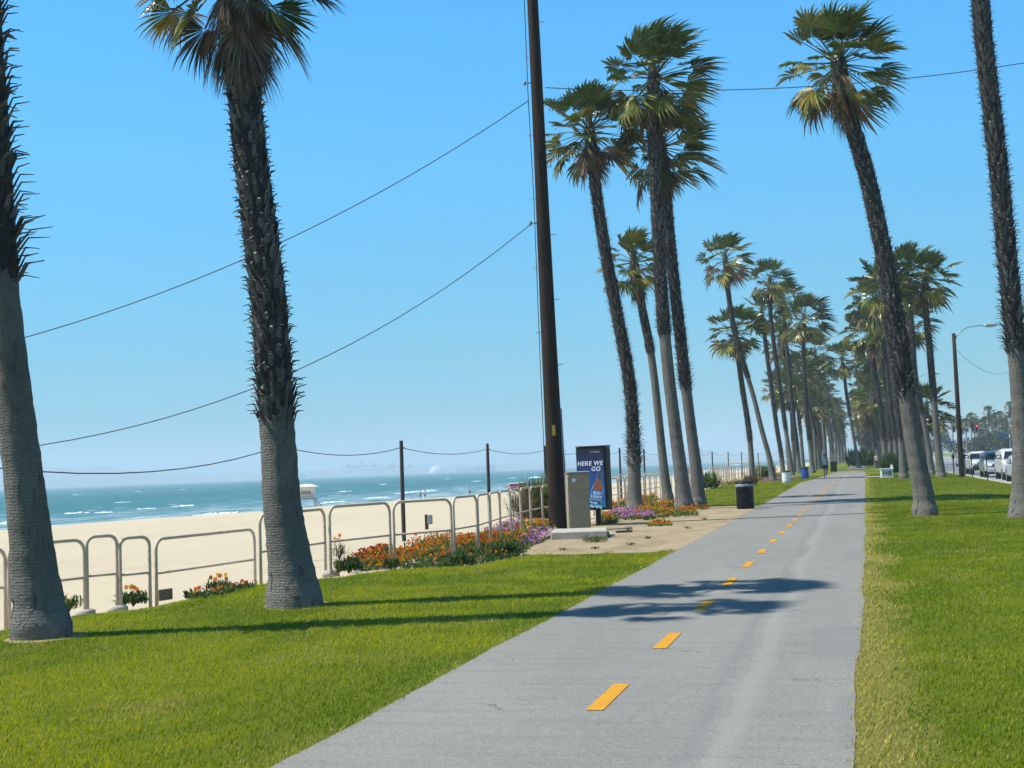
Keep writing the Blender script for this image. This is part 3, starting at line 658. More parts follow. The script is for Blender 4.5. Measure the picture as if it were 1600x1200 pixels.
palm((1448, 741), [(1443, 700), (1437, 660), (1432, 610), (1425, 540), (1418, 500)], 'palm in the lamp side group with a thick brown lower skirt', RG, 690, .3, .2, .12, size=2.32, nf=25, wind=0.12, seed=203, nskirt=26, **MID)
palm((1412, 748), [(1409, 700), (1404, 644), (1395, 572), (1388, 520), (1384, 478), (1382, 445)], 'palm standing right behind the white letter block, crown half hidden by the big trunk', RG, 690, .33, .2, .12, size=2.42, nf=28, wind=0.18, seed=214, **MID)
palm((1443, 739), [(1444, 690), (1446, 650), (1447, 635)], 'low young palm with green crown beneath the taller lamp side palms', RG, 700, .3, .22, .16, size=2.32, nf=28, wind=0.12, seed=225, nskirt=20, **MID)
palm((1384, 737), [(1381, 690), (1376, 640), (1368, 585), (1362, 540), (1360, 512)], 'palm beyond the white letter block with yellow tinged lower fronds', RG, 700, .32, .2, .12, size=3.14, nf=34, wind=.4, seed=236, **MID)
palm((1393, 737), [(1391, 690), (1388, 640), (1382, 580), (1374, 530), (1370, 510)], 'bushy bright green palm behind the letter block, second in its cluster', RG, 700, .32, .2, .12, size=3.14, nf=36, wind=.25, seed=247, **MID)
palm((1402, 738), [(1399, 690), (1393, 640), (1385, 570), (1376, 500), (1370, 470)], 'tall palm of the letter block cluster, crown partly behind the big curved trunk', RG, 690, .32, .2, .12, size=3.14, nf=32, wind=.3, seed=258, **MID)
palm((1342, 731), [(1335, 690), (1324, 625), (1319, 585), (1316, 560)], 'leaning palm standing right beside the far bend of the path', RG, 660, .32, .2, .12, size=3.14, nf=30, wind=.4, seed=269, **MID)
palm((1376, 729), [(1374, 690), (1370, 650), (1365, 622)], 'short bushy palm in the distant gap left of the letter block', RG, 690, .3, .2, .12, size=3.25, nf=32, wind=.2, seed=271, nskirt=20, **MID)
# the far ends of both rows, seen end on
rr = random.Random(5)
for side in (0, 1):
    y = 150.0 if side == 0 else 140.0
    for i in range(34):
        x = rr.uniform(-7.8, -4.4) if side == 0 else rr.uniform(2.8, 5.8); h = rr.choice((8.5, 11.0, 12.5, 13.5, 14.5, 15.5))*rr.uniform(.93, 1.07)
        x += (2.6*smooth(190, 300, y) if side == 0 else -.9*smooth(190, 300, y)); bp = proj(V((x, y, 0))); tx = proj(V((x-rr.uniform(.3, 2.0)*h/13, y, h))); mx = proj(V((x-rr.uniform(.05, .4), y, h*.5)))
        palm(bp[:2], [mx[:2], tx[:2]], ('slim distant palm in the crowded far end of the seaward row', 'slim distant palm in the crowded far end of the road side row')[side], ('far seaward palms', 'far road side palms')[side], None, rr.uniform(.27, .33), rr.uniform(.17, .21), .16, .06, rr.uniform(2.1, 2.6), False, wind=.3, seed=300+side*40+i, zb=h*rr.uniform(.12, .3))
        y += rr.uniform(4.5, 11)
for i in range(20):                                    # the row across the road
    px = (1497, 1504, 1511, 1519, 1524, 1529, 1535, 1541, 1546, 1552, 1557, 1563, 1568, 1574, 1580, 1586, 1592, 1598, 1606, 1490)[i]
    tall = {8: 643, 14: 636, 11: 650}.get(i, rr.uniform(652, 666)); d = V((ray(px, 712).x, ray(px, 712).y, 0)); Y = rr.uniform(345, 410); b = d*(Y/d.y)
    bp = proj(b); 
    palm(bp[:2], [(px-1, (bp[1]+tall)/2), (px-1.5+rr.uniform(-1, 1), tall)], 'thin pale trunked palm in the row across the road', 'palms across the road', None, .26, .2, .08, .15, rr.uniform(1.5, 2.0), False, wind=.2, seed=400+i, zb=9.5, tm='pale_trunk')

# ------------------------------------------------------------------ hoop railing along the beach
FG = 'cream hoop panels of the beach railing'
def hoop(a, b, h, label, foot=(), r_=.026, mid=.46):
    a, b = V(a), V(b); d = b-a; w = math.hypot(d.x, d.y); root = empty('railing_panel', a, math.atan2(d.y, d.x), label, 'railing panel', FG)
    dz = d.z; c = min(.17, w*.28); pts = [V((0, 0, -.15)), V((0, 0, h*.5)), V((0, 0, h-c))]
    for i in range(1, 6): q = math.pi/2*i/5; pts.append(V((c-c*math.cos(q), 0, h-c+c*math.sin(q))))
    for i in range(0, 6): q = math.pi/2*i/5; pts.append(V((w-c+c*math.sin(q), 0, h-c+c*math.cos(q)+dz)))
    pts += [V((w, 0, h*.5+dz)), V((w, 0, dz-.15))]
    m = MB(); m.tube(pts, r_, 8); m.build('hoop_frame', MT['fence'], root, smooth=True)
    m = MB(); m.tube([(r_*.8, 0, h*mid), (w-r_*.8, 0, h*mid+dz)], r_*.72, 8); m.build('mid_rail', MT['fence'], root, smooth=True)
    for f in foot:
        m = MB(); m.lathe([(.15, -.08), (.145, .0), (.10, .018), (.04, .02)], 12, (f*w, 0, dz*f)); m.build('footing', MT['concrete'], root, smooth=True)
    return root
def P(px, py, z=0): return at(px, py, z)
ORD = ['first', 'second', 'third', 'fourth', 'fifth', 'sixth', 'seventh', 'eighth', 'ninth', 'tenth', 'eleventh', 'twelfth', 'thirteenth', 'fourteenth', 'fifteenth', 'sixteenth', 'seventeenth', 'eighteenth', 'nineteenth', 'twentieth', 'twenty-first', 'twenty-second', 'twenty-third', 'twenty-fourth', 'twenty-fifth', 'twenty-sixth', 'twenty-seventh', 'twenty-eighth', 'twenty-ninth', 'thirtieth']
PAN = [((-95, 982, -.22), (9, 972, -.22), 1.02, 'cream hoop railing panel cut by the left picture edge', ()),
 ((15, 970, -.2), (133, 954, -.2), 1.02, 'cream hoop railing panel passing behind the spiky left palm', (1,)),
 ((137, 953, -.2), (184, 948, -.2), 1.05, 'narrow cream hoop railing panel just right of the spiky left palm', (1,)),
 ((189, 948, -.2), (235, 943, -.2), 1.0, 'narrow cream hoop panel with the dark wooden edging board behind it', ()),
 ((245, 942, -.2), (399, 915, -.2), .95, 'wide low cream hoop panel left of the shaggy near palm', ()),
 ((408, 912, -.02), (509, 893, -.02), 1.06, 'cream hoop railing panel partly hidden by the shaggy near palm', ()),
 ((517, 893, 0), (611, 880, 0), 1.08, 'wide cream hoop panel left of the bed of orange flowers', (0,)),
 ((617, 879, 0), (707, 870, 0), 1.08, 'wide cream hoop panel with the first dark post seen through it', (1,)),
 ((711, 869, 0), (747, 861, 0), 1.1, 'cream hoop panel left of the second dark beach post', (1,)),]
for a, b, h, lb, ft in PAN: hoop(P(*a), P(*b), h, lb, ft)
row = [V((-7.32, 24.6, 0)), V((-7.5, 26.0, 0)), V((-7.75, 27.8, 0)), V((-8.0, 30, 0)), V((-8.25, 32.5, 0)), V((-8.4, 36, 0)), V((-8.5, 40, 0)), V((-8.55, 45, 0)), V((-8.62, 50, 0)), V((-8.67, 58.9, 0))]
def along(poly, s):
    for a, b in zip(poly, poly[1:]):
        l = (b-a).length
        if s <= l: return a.lerp(b, s/l)
        s -= l
    return poly[-1]
def run(poly, step, gap, labels, h=1.1, wob=0.0):
    tot = sum((b-a).length for a, b in zip(poly, poly[1:])); n = int(tot/step)
    for i in range(n):
        a, b = along(poly, i*step), along(poly, (i+1)*step-gap)
        a.z = wob*math.sin(i*.55)+wob*i*.1; b.z = wob*math.sin((i+1)*.55)+wob*(i+1)*.1
        hoop(a, b, h, labels(i))
run(row, 1.62, .07, lambda i: f'cream hoop panel, {ORD[i]} of those from the second dark beach post to the pole' if i < 7 else f'cream hoop panel in the run behind the poster kiosk, {ORD[i-7]} after the pole')
bk = [V((-11.2, 58, 0)), V((-10.6, 78, 0))]
run(bk, 1.7, .08, lambda i: f'cream hoop panel of the railing on the beach side, {ORD[i]} along it')
run([V((-9.1, 83.5, 0)), V((-8.6, 96, 0)), V((-7.3, 106, 0))], 1.05, .06, lambda i: f'weathered hoop panel past the group of four palms, {ORD[i]} of its long run', 1.12, .035)
run([V((-10.7, 84.5, .1)), V((-10.2, 97, .1)), V((-9.4, 106, .1))], 1.15, .06, lambda i: f'hoop panel in the rear line behind the long weathered run, {ORD[i]} along it', 1.12, .03)
hoop(V((-10.2, 106.8, .2)), V((-7.5, 106.5, .2)), 1.2, 'wide cream hoop panel closing the far end of the long railing run')

# dark posts with a cable on the beach
PG = 'dark posts on the beach side'
PX = [(13.5, -330), (26.9, 440), (33.6, 630), (41.6, 765), (49.6, 855), (57.6, 922), (65.4, 972), (73.6, 1010), (81.4, 1041), (89.4, 1067), (97, 1089), (109, 1117), (123, 1142), (138, 1163), (162, 1189), (186, 1208)]
names = ['dark wooden post outside the left edge carrying the beach cable', 'dark wooden post hidden behind the shaggy near palm', 'dark wooden post on the sand rising from the orange flowers', 'dark wooden post on the sand, left of the tall wooden pole', 'dark post behind the tall wooden pole', 'dark post behind the poster kiosk', 'dark post left of the bushy spiky palm', 'dark post between the bushy palm and the slim palm', 'dark post behind the slim palm', 'dark post behind the tallest palm', 'dark post behind the palm with a swollen foot', 'dark post at the near end of the long hoop run', 'dark post above the middle of the long hoop run', 'dark post left of the low crowned palm', 'dark post right of the leaning palm', 'dark post by the white drum']
ptop = []
for (dep, px), lb in zip(PX, names):
    d = ray(px, 800); d = V((d.x, d.y, 0)); p = d*(dep/d.dot(hd)); gzp = beach_z(p.x, p.y); p.z = gzp
    root = empty('beach_post', p, 0, lb, 'post', PG); H_ = 2.5-gzp-.05
    m = MB(); m.tube([(0, 0, -.3), (0, 0, H_*.5), (.01, 0, H_)], [.06, .056, .05], 8, True, None, .03); m.build('shaft', MT['post'], root, smooth=False)
    m = MB(); m.tube([(.04, 0, H_-.18), (.10, 0, H_-.18)], .012, 6); m.build('cable_clip', MT['steel'], root)
    ptop.append(V((p.x, p.y, gzp+H_-.18)))
def cable(name, a, b, sag, label, r_=.012, n=24):
    m = MB(); m.tube([a.lerp(b, i/n)-V((0, 0, 4*sag*(i/n)*(1-i/n))) for i in range(n+1)], r_, 5)
    return tag(m.build(name, MT['cable'], smooth=True), label, 'cable')
def chain(name, pts, sag, label, r_=.011):
    m = MB(); q = []
    for k_, (a, b) in enumerate(zip(pts, pts[1:])):
        sag = (.1, .5, .2, .17, .15)[min(k_, 4)]; q += [a.lerp(b, i/12)-V((0, 0, 4*sag*(i/12)*(1-i/12))) for i in range(12)]
    m.tube(q+[pts[-1]], r_, 5); return tag(m.build(name, MT['cable'], smooth=True), label, 'cable')
first = ptop[0]+V((-1.5, -9, .0))
chain('sagging_cable', [first]+ptop, .22, 'thin dark cable sagging from post to post above the beach', .010)

# tall wooden utility pole
PB = at(872, 822); ptp = [atd(x, y, PB)-PB for x, y in [(866, 700), (857, 520), (848, 330), (840, 160), (831, -20), (828, -110)]]
root = empty('utility_pole', PB, 0, 'tall dark wooden utility pole with step bolts beside the beige cabinet', 'utility pole')
m = MB(); q = [V((0, 0, -.3)), V((0, 0, 0))]+ptp; m.tube(q, [.255, .25, .235, .21, .185, .165, .15, .145], 14, True, None, .012); m.build('shaft', MT['pole'], root, smooth=True)
m = MB(); sidev = V((math.cos(PSI), math.sin(PSI), 0)); nr = V((math.sin(PSI), -math.cos(PSI), 0))
def ponp(z):
    pp = [V((0, 0, 0))]+ptp
    for a, b in zip(pp, pp[1:]):
        if b.z >= z: return a.lerp(b, (z-a.z)/(b.z-a.z))
    return pp[-1]
m.tube([ponp(z)+sidev*(.25-.012*z)+nr*.05+V((0, 0, -.1 if z == 0 else 0)) for z in (0, 1, 2, 3.2)], .045, 8); m.build('conduit', MT['steel'], root, smooth=True)
for k, z in enumerate((4.4, 5.3, 6.2, 7.1, 8.0, 9.0, 9.9, 10.8, 11.8, 13.0, 14.0)):
    m = MB(); s = -1 if k % 2 else 1; p = ponp(z); r_ = .24-.0075*z
    m.tube([p+sidev*s*r_*.8, p+sidev*s*(r_+.13), p+sidev*s*(r_+.14)+V((0, 0, .04))], .011, 5); m.build('step_bolt', MT['steel'], root)
m = MB(); m.tube([ponp(z)-sidev*(.30-.008*z+(.05 if z > 11 else 0)) for z in (1.5, 5, 9, 12, 15.5)], .012, 5); m.build('down_wire', MT['cable'], root)
for px, py in ((824, 130), (829, 349)):
    z = atd(px, py, PB).z; p = ponp(z)-sidev*(.23-.006*z); m = MB()
    m.tube([p, p-sidev*.16], .02, 6); m.lathe([(.02, -.07), (.05, -.04), (.035, 0), (.05, .035), (.02, .07)], 10, p-sidev*.18); m.build('insulator', MT['steel'], root, smooth=True)
m = MB(); m.box(ponp(2.6)+nr*.236, (.09, .012, .28), PSI); m.build('tag_plate', simple('yellow_tag', (.45, .36, .04), None, .5), root)
zU = atd(826, 157, PB); zL = atd(831, 349, PB); eR = at(862, 140); 
def wire_px(name, ref_a, pa, pts_px, depth_b, label, r_):
    # a cable from the pole to a far support: its height profile is a plain sag between both ends
    a = atd(*pa, ref_a); d = ray(*pts_px[1]); b = V((0, 0, EYE))+d*(depth_b/V((d.x, d.y, 0)).dot(hd))
    return a, b
a, b = wire_px('', PB, (826, 157), [None, (-240, 590)], 30.0, '', 0)
cable('upper_wire', a, b, 1.12, 'upper overhead wire running down from the wooden pole towards the left', .013)
a2, b2 = wire_px('', PB, (831, 349), [None, (-200, 716)], 27.0, '', 0)
cable('lower_wire', a2, b2, 1.6, 'lower overhead wire sagging from the wooden pole to above the sea', .012)
for e, lb in ((b, 'tall dark post out at the left carrying the upper wire'), (b2, 'short dark post out at the left carrying the lower wire')):
    g = beach_z(e.x, e.y); root = empty('wire_post', (e.x, e.y, g), 0, lb, 'post'); m = MB(); m.tube([(0, 0, -.3), (0, 0, e.z-g+.1)], .08, 8); m.build('shaft', MT['post'], root)
a3 = atd(852, 137, PB); d = ray(1790, 62); b3 = V((0, 0, EYE))+d*(38.0/V((d.x, d.y, 0)).dot(hd))
cable('road_side_wire', a3, b3, .6, 'overhead wire crossing behind the palm crowns from the pole to the right', .012)

# beige cabinet on its concrete pad
CB = at(905, 829); root = empty('utility_cabinet', CB, PSI+R(6), 'beige steel utility cabinet standing right of the wooden pole', 'utility cabinet')
m = MB(); m.prism([(-.2, 0), (.2, 0), (.2, 1.38), (-.2, 1.43), (-.225, 1.36), (-.225, 1.14), (-.2, 1.08)], (-.27, 0, 0), (0, 1, 0), (0, 0, 1), (1, 0, 0), .54); m.build('body', MT['beige'], root)
m = MB(); m.box((0, -.206, .53), (.47, .012, .98), 0, .005); dr = m.build('door', MT['beige'], root)
m = MB(); m.box((.17, -.222, .62), (.03, .02, .10), 0, .006); m.build('handle', MT['steel'], dr)
m = MB(); m.lathe([(.05, 0), (.05, .006)], 20); o = m.build('badge', MT['white'], root, loc=(-.12, -.228, 1.26)); o.rotation_euler = (R(90), 0, 0)
m = MB(); m.box((0, 0, 1.432), (.58, .46, .03), 0, .01, rot=Matrix.Rotation(R(-7), 3, 'X')); m.build('cap', MT['concrete'], root)
m = MB(); m.box((0, 0, -.03), (.5, .36, .07)); m.build('plinth', MT['dark'], root)
SB = at(905, 838); root = empty('concrete_pad', SB, PSI+R(-4), 'pale concrete pad lying in front of the beige cabinet', 'concrete pad')
m = MB(); m.box((.02, -.35, .06), (1.25, 1.5, .22), 0, .02); m.build('slab', MT['concrete'], root)
m = MB(); m.box((.70, -.2, .03), (.14, .9, .10), R(4), .02); m.build('rim_stone', MT['concrete'], root)
JB = at(975, 832); m = MB(); m.box((0, 0, .02), (.38, .26, .05), PSI, .01); o = m.build('ground_box_lid', MT['dark'], loc=JB); tag(o, 'small dark ground box lid right of the concrete pad', 'ground box')

# poster kiosk
KB = at(927, 822); cdir = V((-KB.x, -KB.y, 0)).normalized(); lft = V((-math.cos(PSI), -math.sin(PSI), 0)); nrm = (cdir*math.cos(R(23))+lft*math.sin(R(23))).normalized()
kz = math.atan2(nrm.y, nrm.x)+math.pi/2                 # local -y looks along nrm
root = empty('poster_kiosk', KB-nrm*.2, kz, 'black advertising kiosk with a blue bottle poster behind the beige cabinet', 'advertising kiosk')
KW, KH0, KH1, KD = .86, .42, 2.10, .34
m = MB(); m.box((0, 0, (KH0+KH1)/2), (KW, KD, KH1-KH0), 0, .015); m.build('cabinet', MT['black'], root)
m = MB(); m.box((.08, 0, .18), (.12, .12, .56), 0, .01); m.build('stand', MT['black'], root)
m = MB(); m.box((0, 0, KH1+.02), (KW+.03, KD+.03, .03), 0, .01); m.build('roof_cap', MT['dark'], root)
def poster_mat():
    m, nt, b = new_mat('blue_poster_print'); g = nt.nodes.new('ShaderNodeTexCoord'); s = nt.nodes.new('ShaderNodeSeparateXYZ'); nt.links.new(g.outputs['Generated'], s.inputs[0])
    n = noise(nt, g.outputs['Generated'], 3.5, 5, .6, .4)
    r_ = nt.nodes.new('ShaderNodeValToRGB'); nt.links.new(math_(nt, 'ADD', s.outputs[2], math_(nt, 'MULTIPLY', math_(nt, 'SUBTRACT', n, .5), .35)), r_.inputs[0])
    e = r_.color_ramp.elements; e[0].position = 0; e[0].color = (.012, .15, .33, 1); e[1].position = 1; e[1].color = (.003, .006, .016, 1)
    for p, c in ((.25, (.008, .09, .27, 1)), (.55, (.005, .045, .18, 1)), (.82, (.004, .018, .075, 1))): q = e.new(p); q.color = c
    nt.links.new(r_.outputs[0], b.inputs['Base Color']); b.inputs['Roughness'].default_value = .25; return m
yf = -KD/2
m = MB(); m.box((-.01, yf-.004, (KH0+KH1)/2+.01), (KW-.10, .008, KH1-KH0-.12)); po = m.build('poster', poster_mat(), root)
def text(s, name, mat, size, x, z, y, parent, shear=.15, rot=0.0, ext=.002, bold=.0025):
    c = D.curves.new(name, 'FONT'); c.body = s; c.size = size; c.align_x = 'CENTER'; c.align_y = 'CENTER'; c.shear = shear; c.extrude = ext; c.offset = bold; c.space_character = 1.1
    t = D.objects.new('tmp_text', c); COL.objects.link(t); dg = bpy.context.evaluated_depsgraph_get(); me = D.meshes.new_from_object(t.evaluated_get(dg)); D.objects.remove(t)
    me.materials.clear(); me.materials.append(mat); o = link(name, me, parent, (x, y, z)); o.rotation_euler = (R(90), rot, 0); return o
tw = simple('poster_white_print', (.72, .76, .80), (.62, .68, .74), .3)
text('HERE WE', 'slogan_lettering', tw, .165, -.03, 1.66, yf-.011, po); text('GO', 'slogan_lettering', tw, .165, .13, 1.51, yf-.011, po)
text('verizon', 'maker_lettering', simple('poster_red_print', (.42, .20, .22), None, .3), .085, .13, 1.97, yf-.011, po, 0, bold=.003)
ang = R(12)
def bp_(pts): return [(.08+x*1.25*math.cos(ang)+z*math.sin(ang), .60+z*math.cos(ang)-x*1.25*math.sin(ang)) for x, z in pts]
def flat(name, pts, mat, dy):
    m = MB(); m.prism(bp_(pts), (0, yf-dy, 0), (1, 0, 0), (0, 0, 1), (0, -1, 0), .0015); return m.build(name, mat, po)
pm = lambda n, c, c2=None: simple(n, c, c2, .3, 9)
bot = [(-.115, 0), (.115, 0), (.12, .35), (.10, .45), (.062, .56), (.05, .68), (.045, .90), (-.045, .90), (-.05, .68), (-.062, .56), (-.10, .45), (-.12, .35)]
flat('bottle_print', [(x*1.14, z*1.012-.005) for x, z in bot], pm('print_ice', (.10, .26, .42), (.25, .42, .55)), .0095)
flat('bottle_print', bot, pm('print_glass', (.012, .04, .085), (.02, .06, .12)), .0112)
flat('beer_print', [(-.112, .36), (.112, .36), (.095, .45), (.055, .56), (.042, .66), (-.042, .66), (-.055, .56), (-.095, .45)], pm('print_amber', (.30, .085, .015), (.17, .04, .01)), .013)
flat('label_print', [(-.118, .10), (.118, .10), (.12, .32), (.06, .355), (-.06, .355), (-.12, .32)], pm('print_label', (.02, .12, .34), (.03, .17, .42)), .0148)
flat('label_print', [(-.12, .085), (.12, .085), (.12, .102), (-.12, .102)], pm('print_grey', (.45, .46, .48)), .0148)
def on_bottle(x, z): return bp_([(x, z)])[0]
for s, z in (('BUD', .275), ('LIGHT', .175)):
    q = on_bottle(0, z); text(s, 'label_lettering', tw, .10, q[0], q[1], yf-.018, po, .1, ang*.9, .0008, .001)
rs = random.Random(3)
for k in range(9):
    cx, cz = .10+rs.uniform(-.22, .18), .52+rs.uniform(-.03, .14)*(1 if k else 0); m = MB()
    m.prism([(cx+rs.uniform(.02, .075)*math.cos(t*.785), cz+rs.uniform(.015, .06)*math.sin(t*.785)) for t in range(8)], (0, yf-.0195-.0004*k, 0), (1, 0, 0), (0, 0, 1), (0, -1, 0), .0003); m.build('splash_print', pm('print_splash', (.10, .38, .55), (.3, .55, .66)), po)

# bins
def drum(name, px, py, r_, h, mat, label, liner=None, lid=False, junk=False):
    root = empty(name, at(px, py), 0, label, 'rubbish bin')
    m = MB(); pr = [(r_*.93, 0), (r_, .03)]
    for k in range(1, 4): z = h*k/4; pr += [(r_, z-.03), (r_*1.03, z), (r_, z+.03)]
    pr += [(r_, h-.05), (r_*1.05, h-.03), (r_*1.05, h), (r_*.92, h), (r_*.9, h*.5)]; m.lathe(pr, 26); m.build('drum', mat, root, smooth=True)
    if liner:
        m = MB(); vs = []; rr_ = random.Random(8); n = 30
        for j, (q, z) in enumerate(((1.0, h+.012), (1.07, h+.02), (1.075, h-.015), (1.06, h-.06))):
            for k in range(n): a = 6.283*k/n; vs.append((r_*(q+rr_.uniform(-.02, .03)*(j > 0))*math.cos(a), r_*(q+rr_.uniform(-.02, .03)*(j > 0))*math.sin(a), z+rr_.uniform(-.03, .015)*(j > 1)))
        m.add(vs, [(j*n+k, j*n+(k+1) % n, j*n+n+(k+1) % n, j*n+n+k) for j in range(3) for k in range(n)]); m.build('bin_liner', liner, root, smooth=True)
    if lid:
        m = MB(); m.lathe([(r_*1.09, h+.02), (r_*1.09, h+.06), (r_*.95, h+.09), (r_*.5, h+.11)], 26); m.build('rim_ring', mat, root, smooth=True)
    return root
drum('litter_bin', 1165, 795, .285, .80, MT['black'], 'black litter bin with grey liner at the edge of the path', MT['liner'], True)
drum('drum_bin', 1229, 755, .275, .78, MT['white'], 'white drum bin with dark open top below the leaning palm', MT['dark'])
drum('drum_bin', 1258, 748, .29, .86, MT['blue_drum'], 'bright blue drum bin between the white drum and the path', MT['dark'])
drum('litter_bin', 1303, 737, .33, .98, MT['black'], 'black litter bin under the palms behind the jogger', None, True)

# white letter block on the right lawn with its low kerb
LB = at(1386, 747); root = empty('letter_block', LB, PSI*.4, 'squat white concrete block with dark letters on the right lawn', 'letter block')
m = MB(); m.box((0, 0, .30), (.80, .42, .62), 0, .03); m.build('block', MT['white'], root)
m = MB(); m.box((0, 0, .63), (.92, .5, .06), 0, .015); m.build('top_slab', MT['white'], root)
m = MB(); m.box((.36, .05, .76), (.15, .18, .24), 0, .02); m.build('spout_post', MT['white'], root)
text('HB', 'lettering', MT['dark'], .44, 0, .32, -.214, root, 0, 0, .004, .008)
m = MB(); a = at(1352, 747); b = at(1379, 746); m.tube([a+V((0, 0, .05)), b+V((0, 0, .05))], .07, 6); tag(m.build('edging_kerb', MT['concrete']), 'low pale kerb running from the path to the letter block', 'kerb')

# ---------------------------------------------------------------- beds of flowers
def bed(name, poly, nplant, nflower, h, petals, leafc, seed, hz=None, dens_leaf=9):
    h *= .66; nflower = int(nflower*.8)
    rnd = random.Random(seed); m = MB(); xs = [p.x for p in poly]; ys = [p.y for p in poly]
    def pick():
        while True:
            x, y = rnd.uniform(min(xs), max(xs)), rnd.uniform(min(ys), max(ys))
            if inside(x, y, poly): return x, y
    lump = lambda x, y: .55+.45*math.sin(x*2.1+seed)*math.sin(y*1.3+seed*2)
    for _ in range(nplant):
        x, y = pick(); z = max(gz(x, y), beach_z(x, y) if x < lawn_left(y) else 0)-.01; hh = h*lump(x, y)*rnd.uniform(.5, 1.1)+.05
        for k in range(dens_leaf):
            a = rnd.uniform(0, 6.28); el = rnd.uniform(.35, 1.4); l = hh*rnd.uniform(.7, 1.3); w = rnd.uniform(.008, .018); d = V((math.cos(a)*math.cos(el), math.sin(a)*math.cos(el), math.sin(el))); c = rnd.choice(leafc); c = tuple(q*rnd.uniform(.75, 1.2) for q in c)
            b0 = V((x+rnd.uniform(-.06, .06), y+rnd.uniform(-.06, .06), z)); sd = V((-math.sin(a), math.cos(a), 0))*w
            m.add([b0-sd*.6, b0+sd*.6, b0+d*l*.6+sd, b0+d*l*.6-sd, b0+d*l+V((0, 0, -.15*l))], [(0, 1, 2, 3), (3, 2, 4)], c)
    for _ in range(int(nflower*1.1)):
        x, y = pick(); z = max(gz(x, y), beach_z(x, y) if x < lawn_left(y) else 0); hh = h*lump(x, y)*rnd.uniform(.5, 1.25)+.04
        p = V((x, y, z+hh)); r_ = rnd.uniform(.018, .036); c = rnd.choice(petals); c = tuple(q*rnd.uniform(.8, 1.15) for q in c)
        N = V((rnd.uniform(-.8, .5), rnd.uniform(-.9, .5), rnd.uniform(.3, 1))).normalized(); A = N.orthogonal().normalized(); B = N.cross(A)
        vs = [p-N*.012]; 
        for k in range(14): a = 6.283*k/14; q = r_*(1 if k % 2 else .72); vs.append(p+(A*math.cos(a)+B*math.sin(a))*q+N*.012)
        m.add(vs, [(0, 1+k, 1+(k+1) % 14) for k in range(14)], c)
        m.add([p+N*.008+(A*math.cos(k*1.257)+B*math.sin(k*1.257))*r_*.28 for k in range(5)], [(0, 1, 2, 3, 4)], (c[0]*.5, c[1]*.4, .01))
        m.add([V((x, y, z))-A*.003, V((x, y, z))+A*.003, p+A*.003, p-A*.003], [(0, 1, 2, 3)], (.06, .09, .03))
    return tag(m.build(name, MT['plant'], colour=True), kind='stuff')
ORA = [(.62, .15, .008), (.70, .22, .008), (.55, .09, .008), (.72, .36, .012), (.66, .26, .01)]; RED = [(.30, .035, .015), (.42, .06, .012), (.55, .12, .01), (.24, .03, .03)]
YEL = [(.75, .44, .012), (.72, .36, .01), (.70, .26, .01)]; PUR = [(.58, .24, .52), (.68, .34, .60), (.48, .15, .44), (.70, .46, .66)]
LF = [(.06, .11, .025), (.09, .15, .03), (.045, .075, .02)]; LG2 = [(.12, .17, .03), (.08, .13, .03)]
def poly(*q): return [at(*p) for p in q]
bed('red_flower_bed', poly((528, 888), (600, 872), (612, 858), (585, 862), (548, 876)), 90, 210, .26, RED+ORA[:1], LF, 1)
bed('orange_flower_bed', poly((545, 890), (620, 884), (720, 868), (790, 852), (770, 838), (700, 842), (620, 860)), 520, 900, .30, ORA, LG2, 2)
bed('yellow_flower_bed', poly((560, 893), (625, 886), (640, 876), (590, 878)), 70, 110, .16, YEL, LG2, 3)
bed('green_ground_cover', poly((620, 890), (740, 884), (815, 868), (830, 852), (770, 852), (700, 868)), 520, 60, .20, ORA, LF, 4)
bed('mixed_flower_bed', poly((740, 850), (800, 858), (838, 842), (866, 824), (850, 812), (800, 822)), 330, 420, .26, ORA+YEL, LG2, 5)
bed('purple_flower_bed', poly((805, 852), (838, 852), (872, 838), (862, 828), (830, 832)), 120, 230, .15, PUR, LF, 6)
bed('purple_back_bed', poly((745, 838), (800, 838), (815, 826), (790, 822)), 80, 200, .34, PUR, LF, 7)
bed('pale_flower_bed', poly((845, 845), (884, 840), (888, 834), (860, 832)), 60, 120, .14, [(.75, .62, .45), (.72, .4, .08), (.8, .72, .6)], LF, 8)
bed('kiosk_flower_bed', poly((936, 822), (962, 818), (965, 804), (940, 806)), 110, 190, .34, ORA+YEL, LG2, 9)
bed('purple_kiosk_bed', poly((950, 812), (1024, 814), (1018, 800), (955, 799)), 130, 620, .26, PUR, LF, 10)
bed('orange_palm_bed', poly((985, 812), (1010, 812), (1090, 806), (1088, 794), (1040, 785), (1005, 788)), 420, 760, .36, ORA+YEL, LG2, 11)
bed('small_orange_bed', poly((1012, 823), (1050, 822), (1048, 816), (1016, 816)), 70, 110, .12, ORA+YEL, LG2, 12)
bed('railing_flower_bed', poly((960, 797), (1030, 781), (1022, 776), (945, 792)), 260, 380, .42, ORA+YEL, LG2, 13)
bed('palm_foot_bed', poly((1086, 797), (1108, 796), (1106, 791), (1090, 791)), 30, 60, .14, ORA, LG2, 14)
bed('far_orange_bed', poly((1106, 761), (1170, 756), (1195, 750), (1190, 747), (1110, 757)), 240, 420, .40, ORA+YEL, LG2, 15, dens_leaf=6)
bed('far_purple_bed', poly((1190, 754), (1222, 752), (1246, 750), (1246, 746), (1195, 748)), 90, 620, .22, PUR, LF, 16, dens_leaf=5)
bed('far_mixed_bed', poly((1180, 750), (1215, 748), (1230, 743), (1195, 744)), 150, 260, .55, ORA+YEL, LG2, 17, dens_leaf=6)
bed('left_orange_bed', poly((295, 936), (330, 934), (400, 917), (392, 912), (330, 924)), 110, 26, .16, ORA, LF, 18)
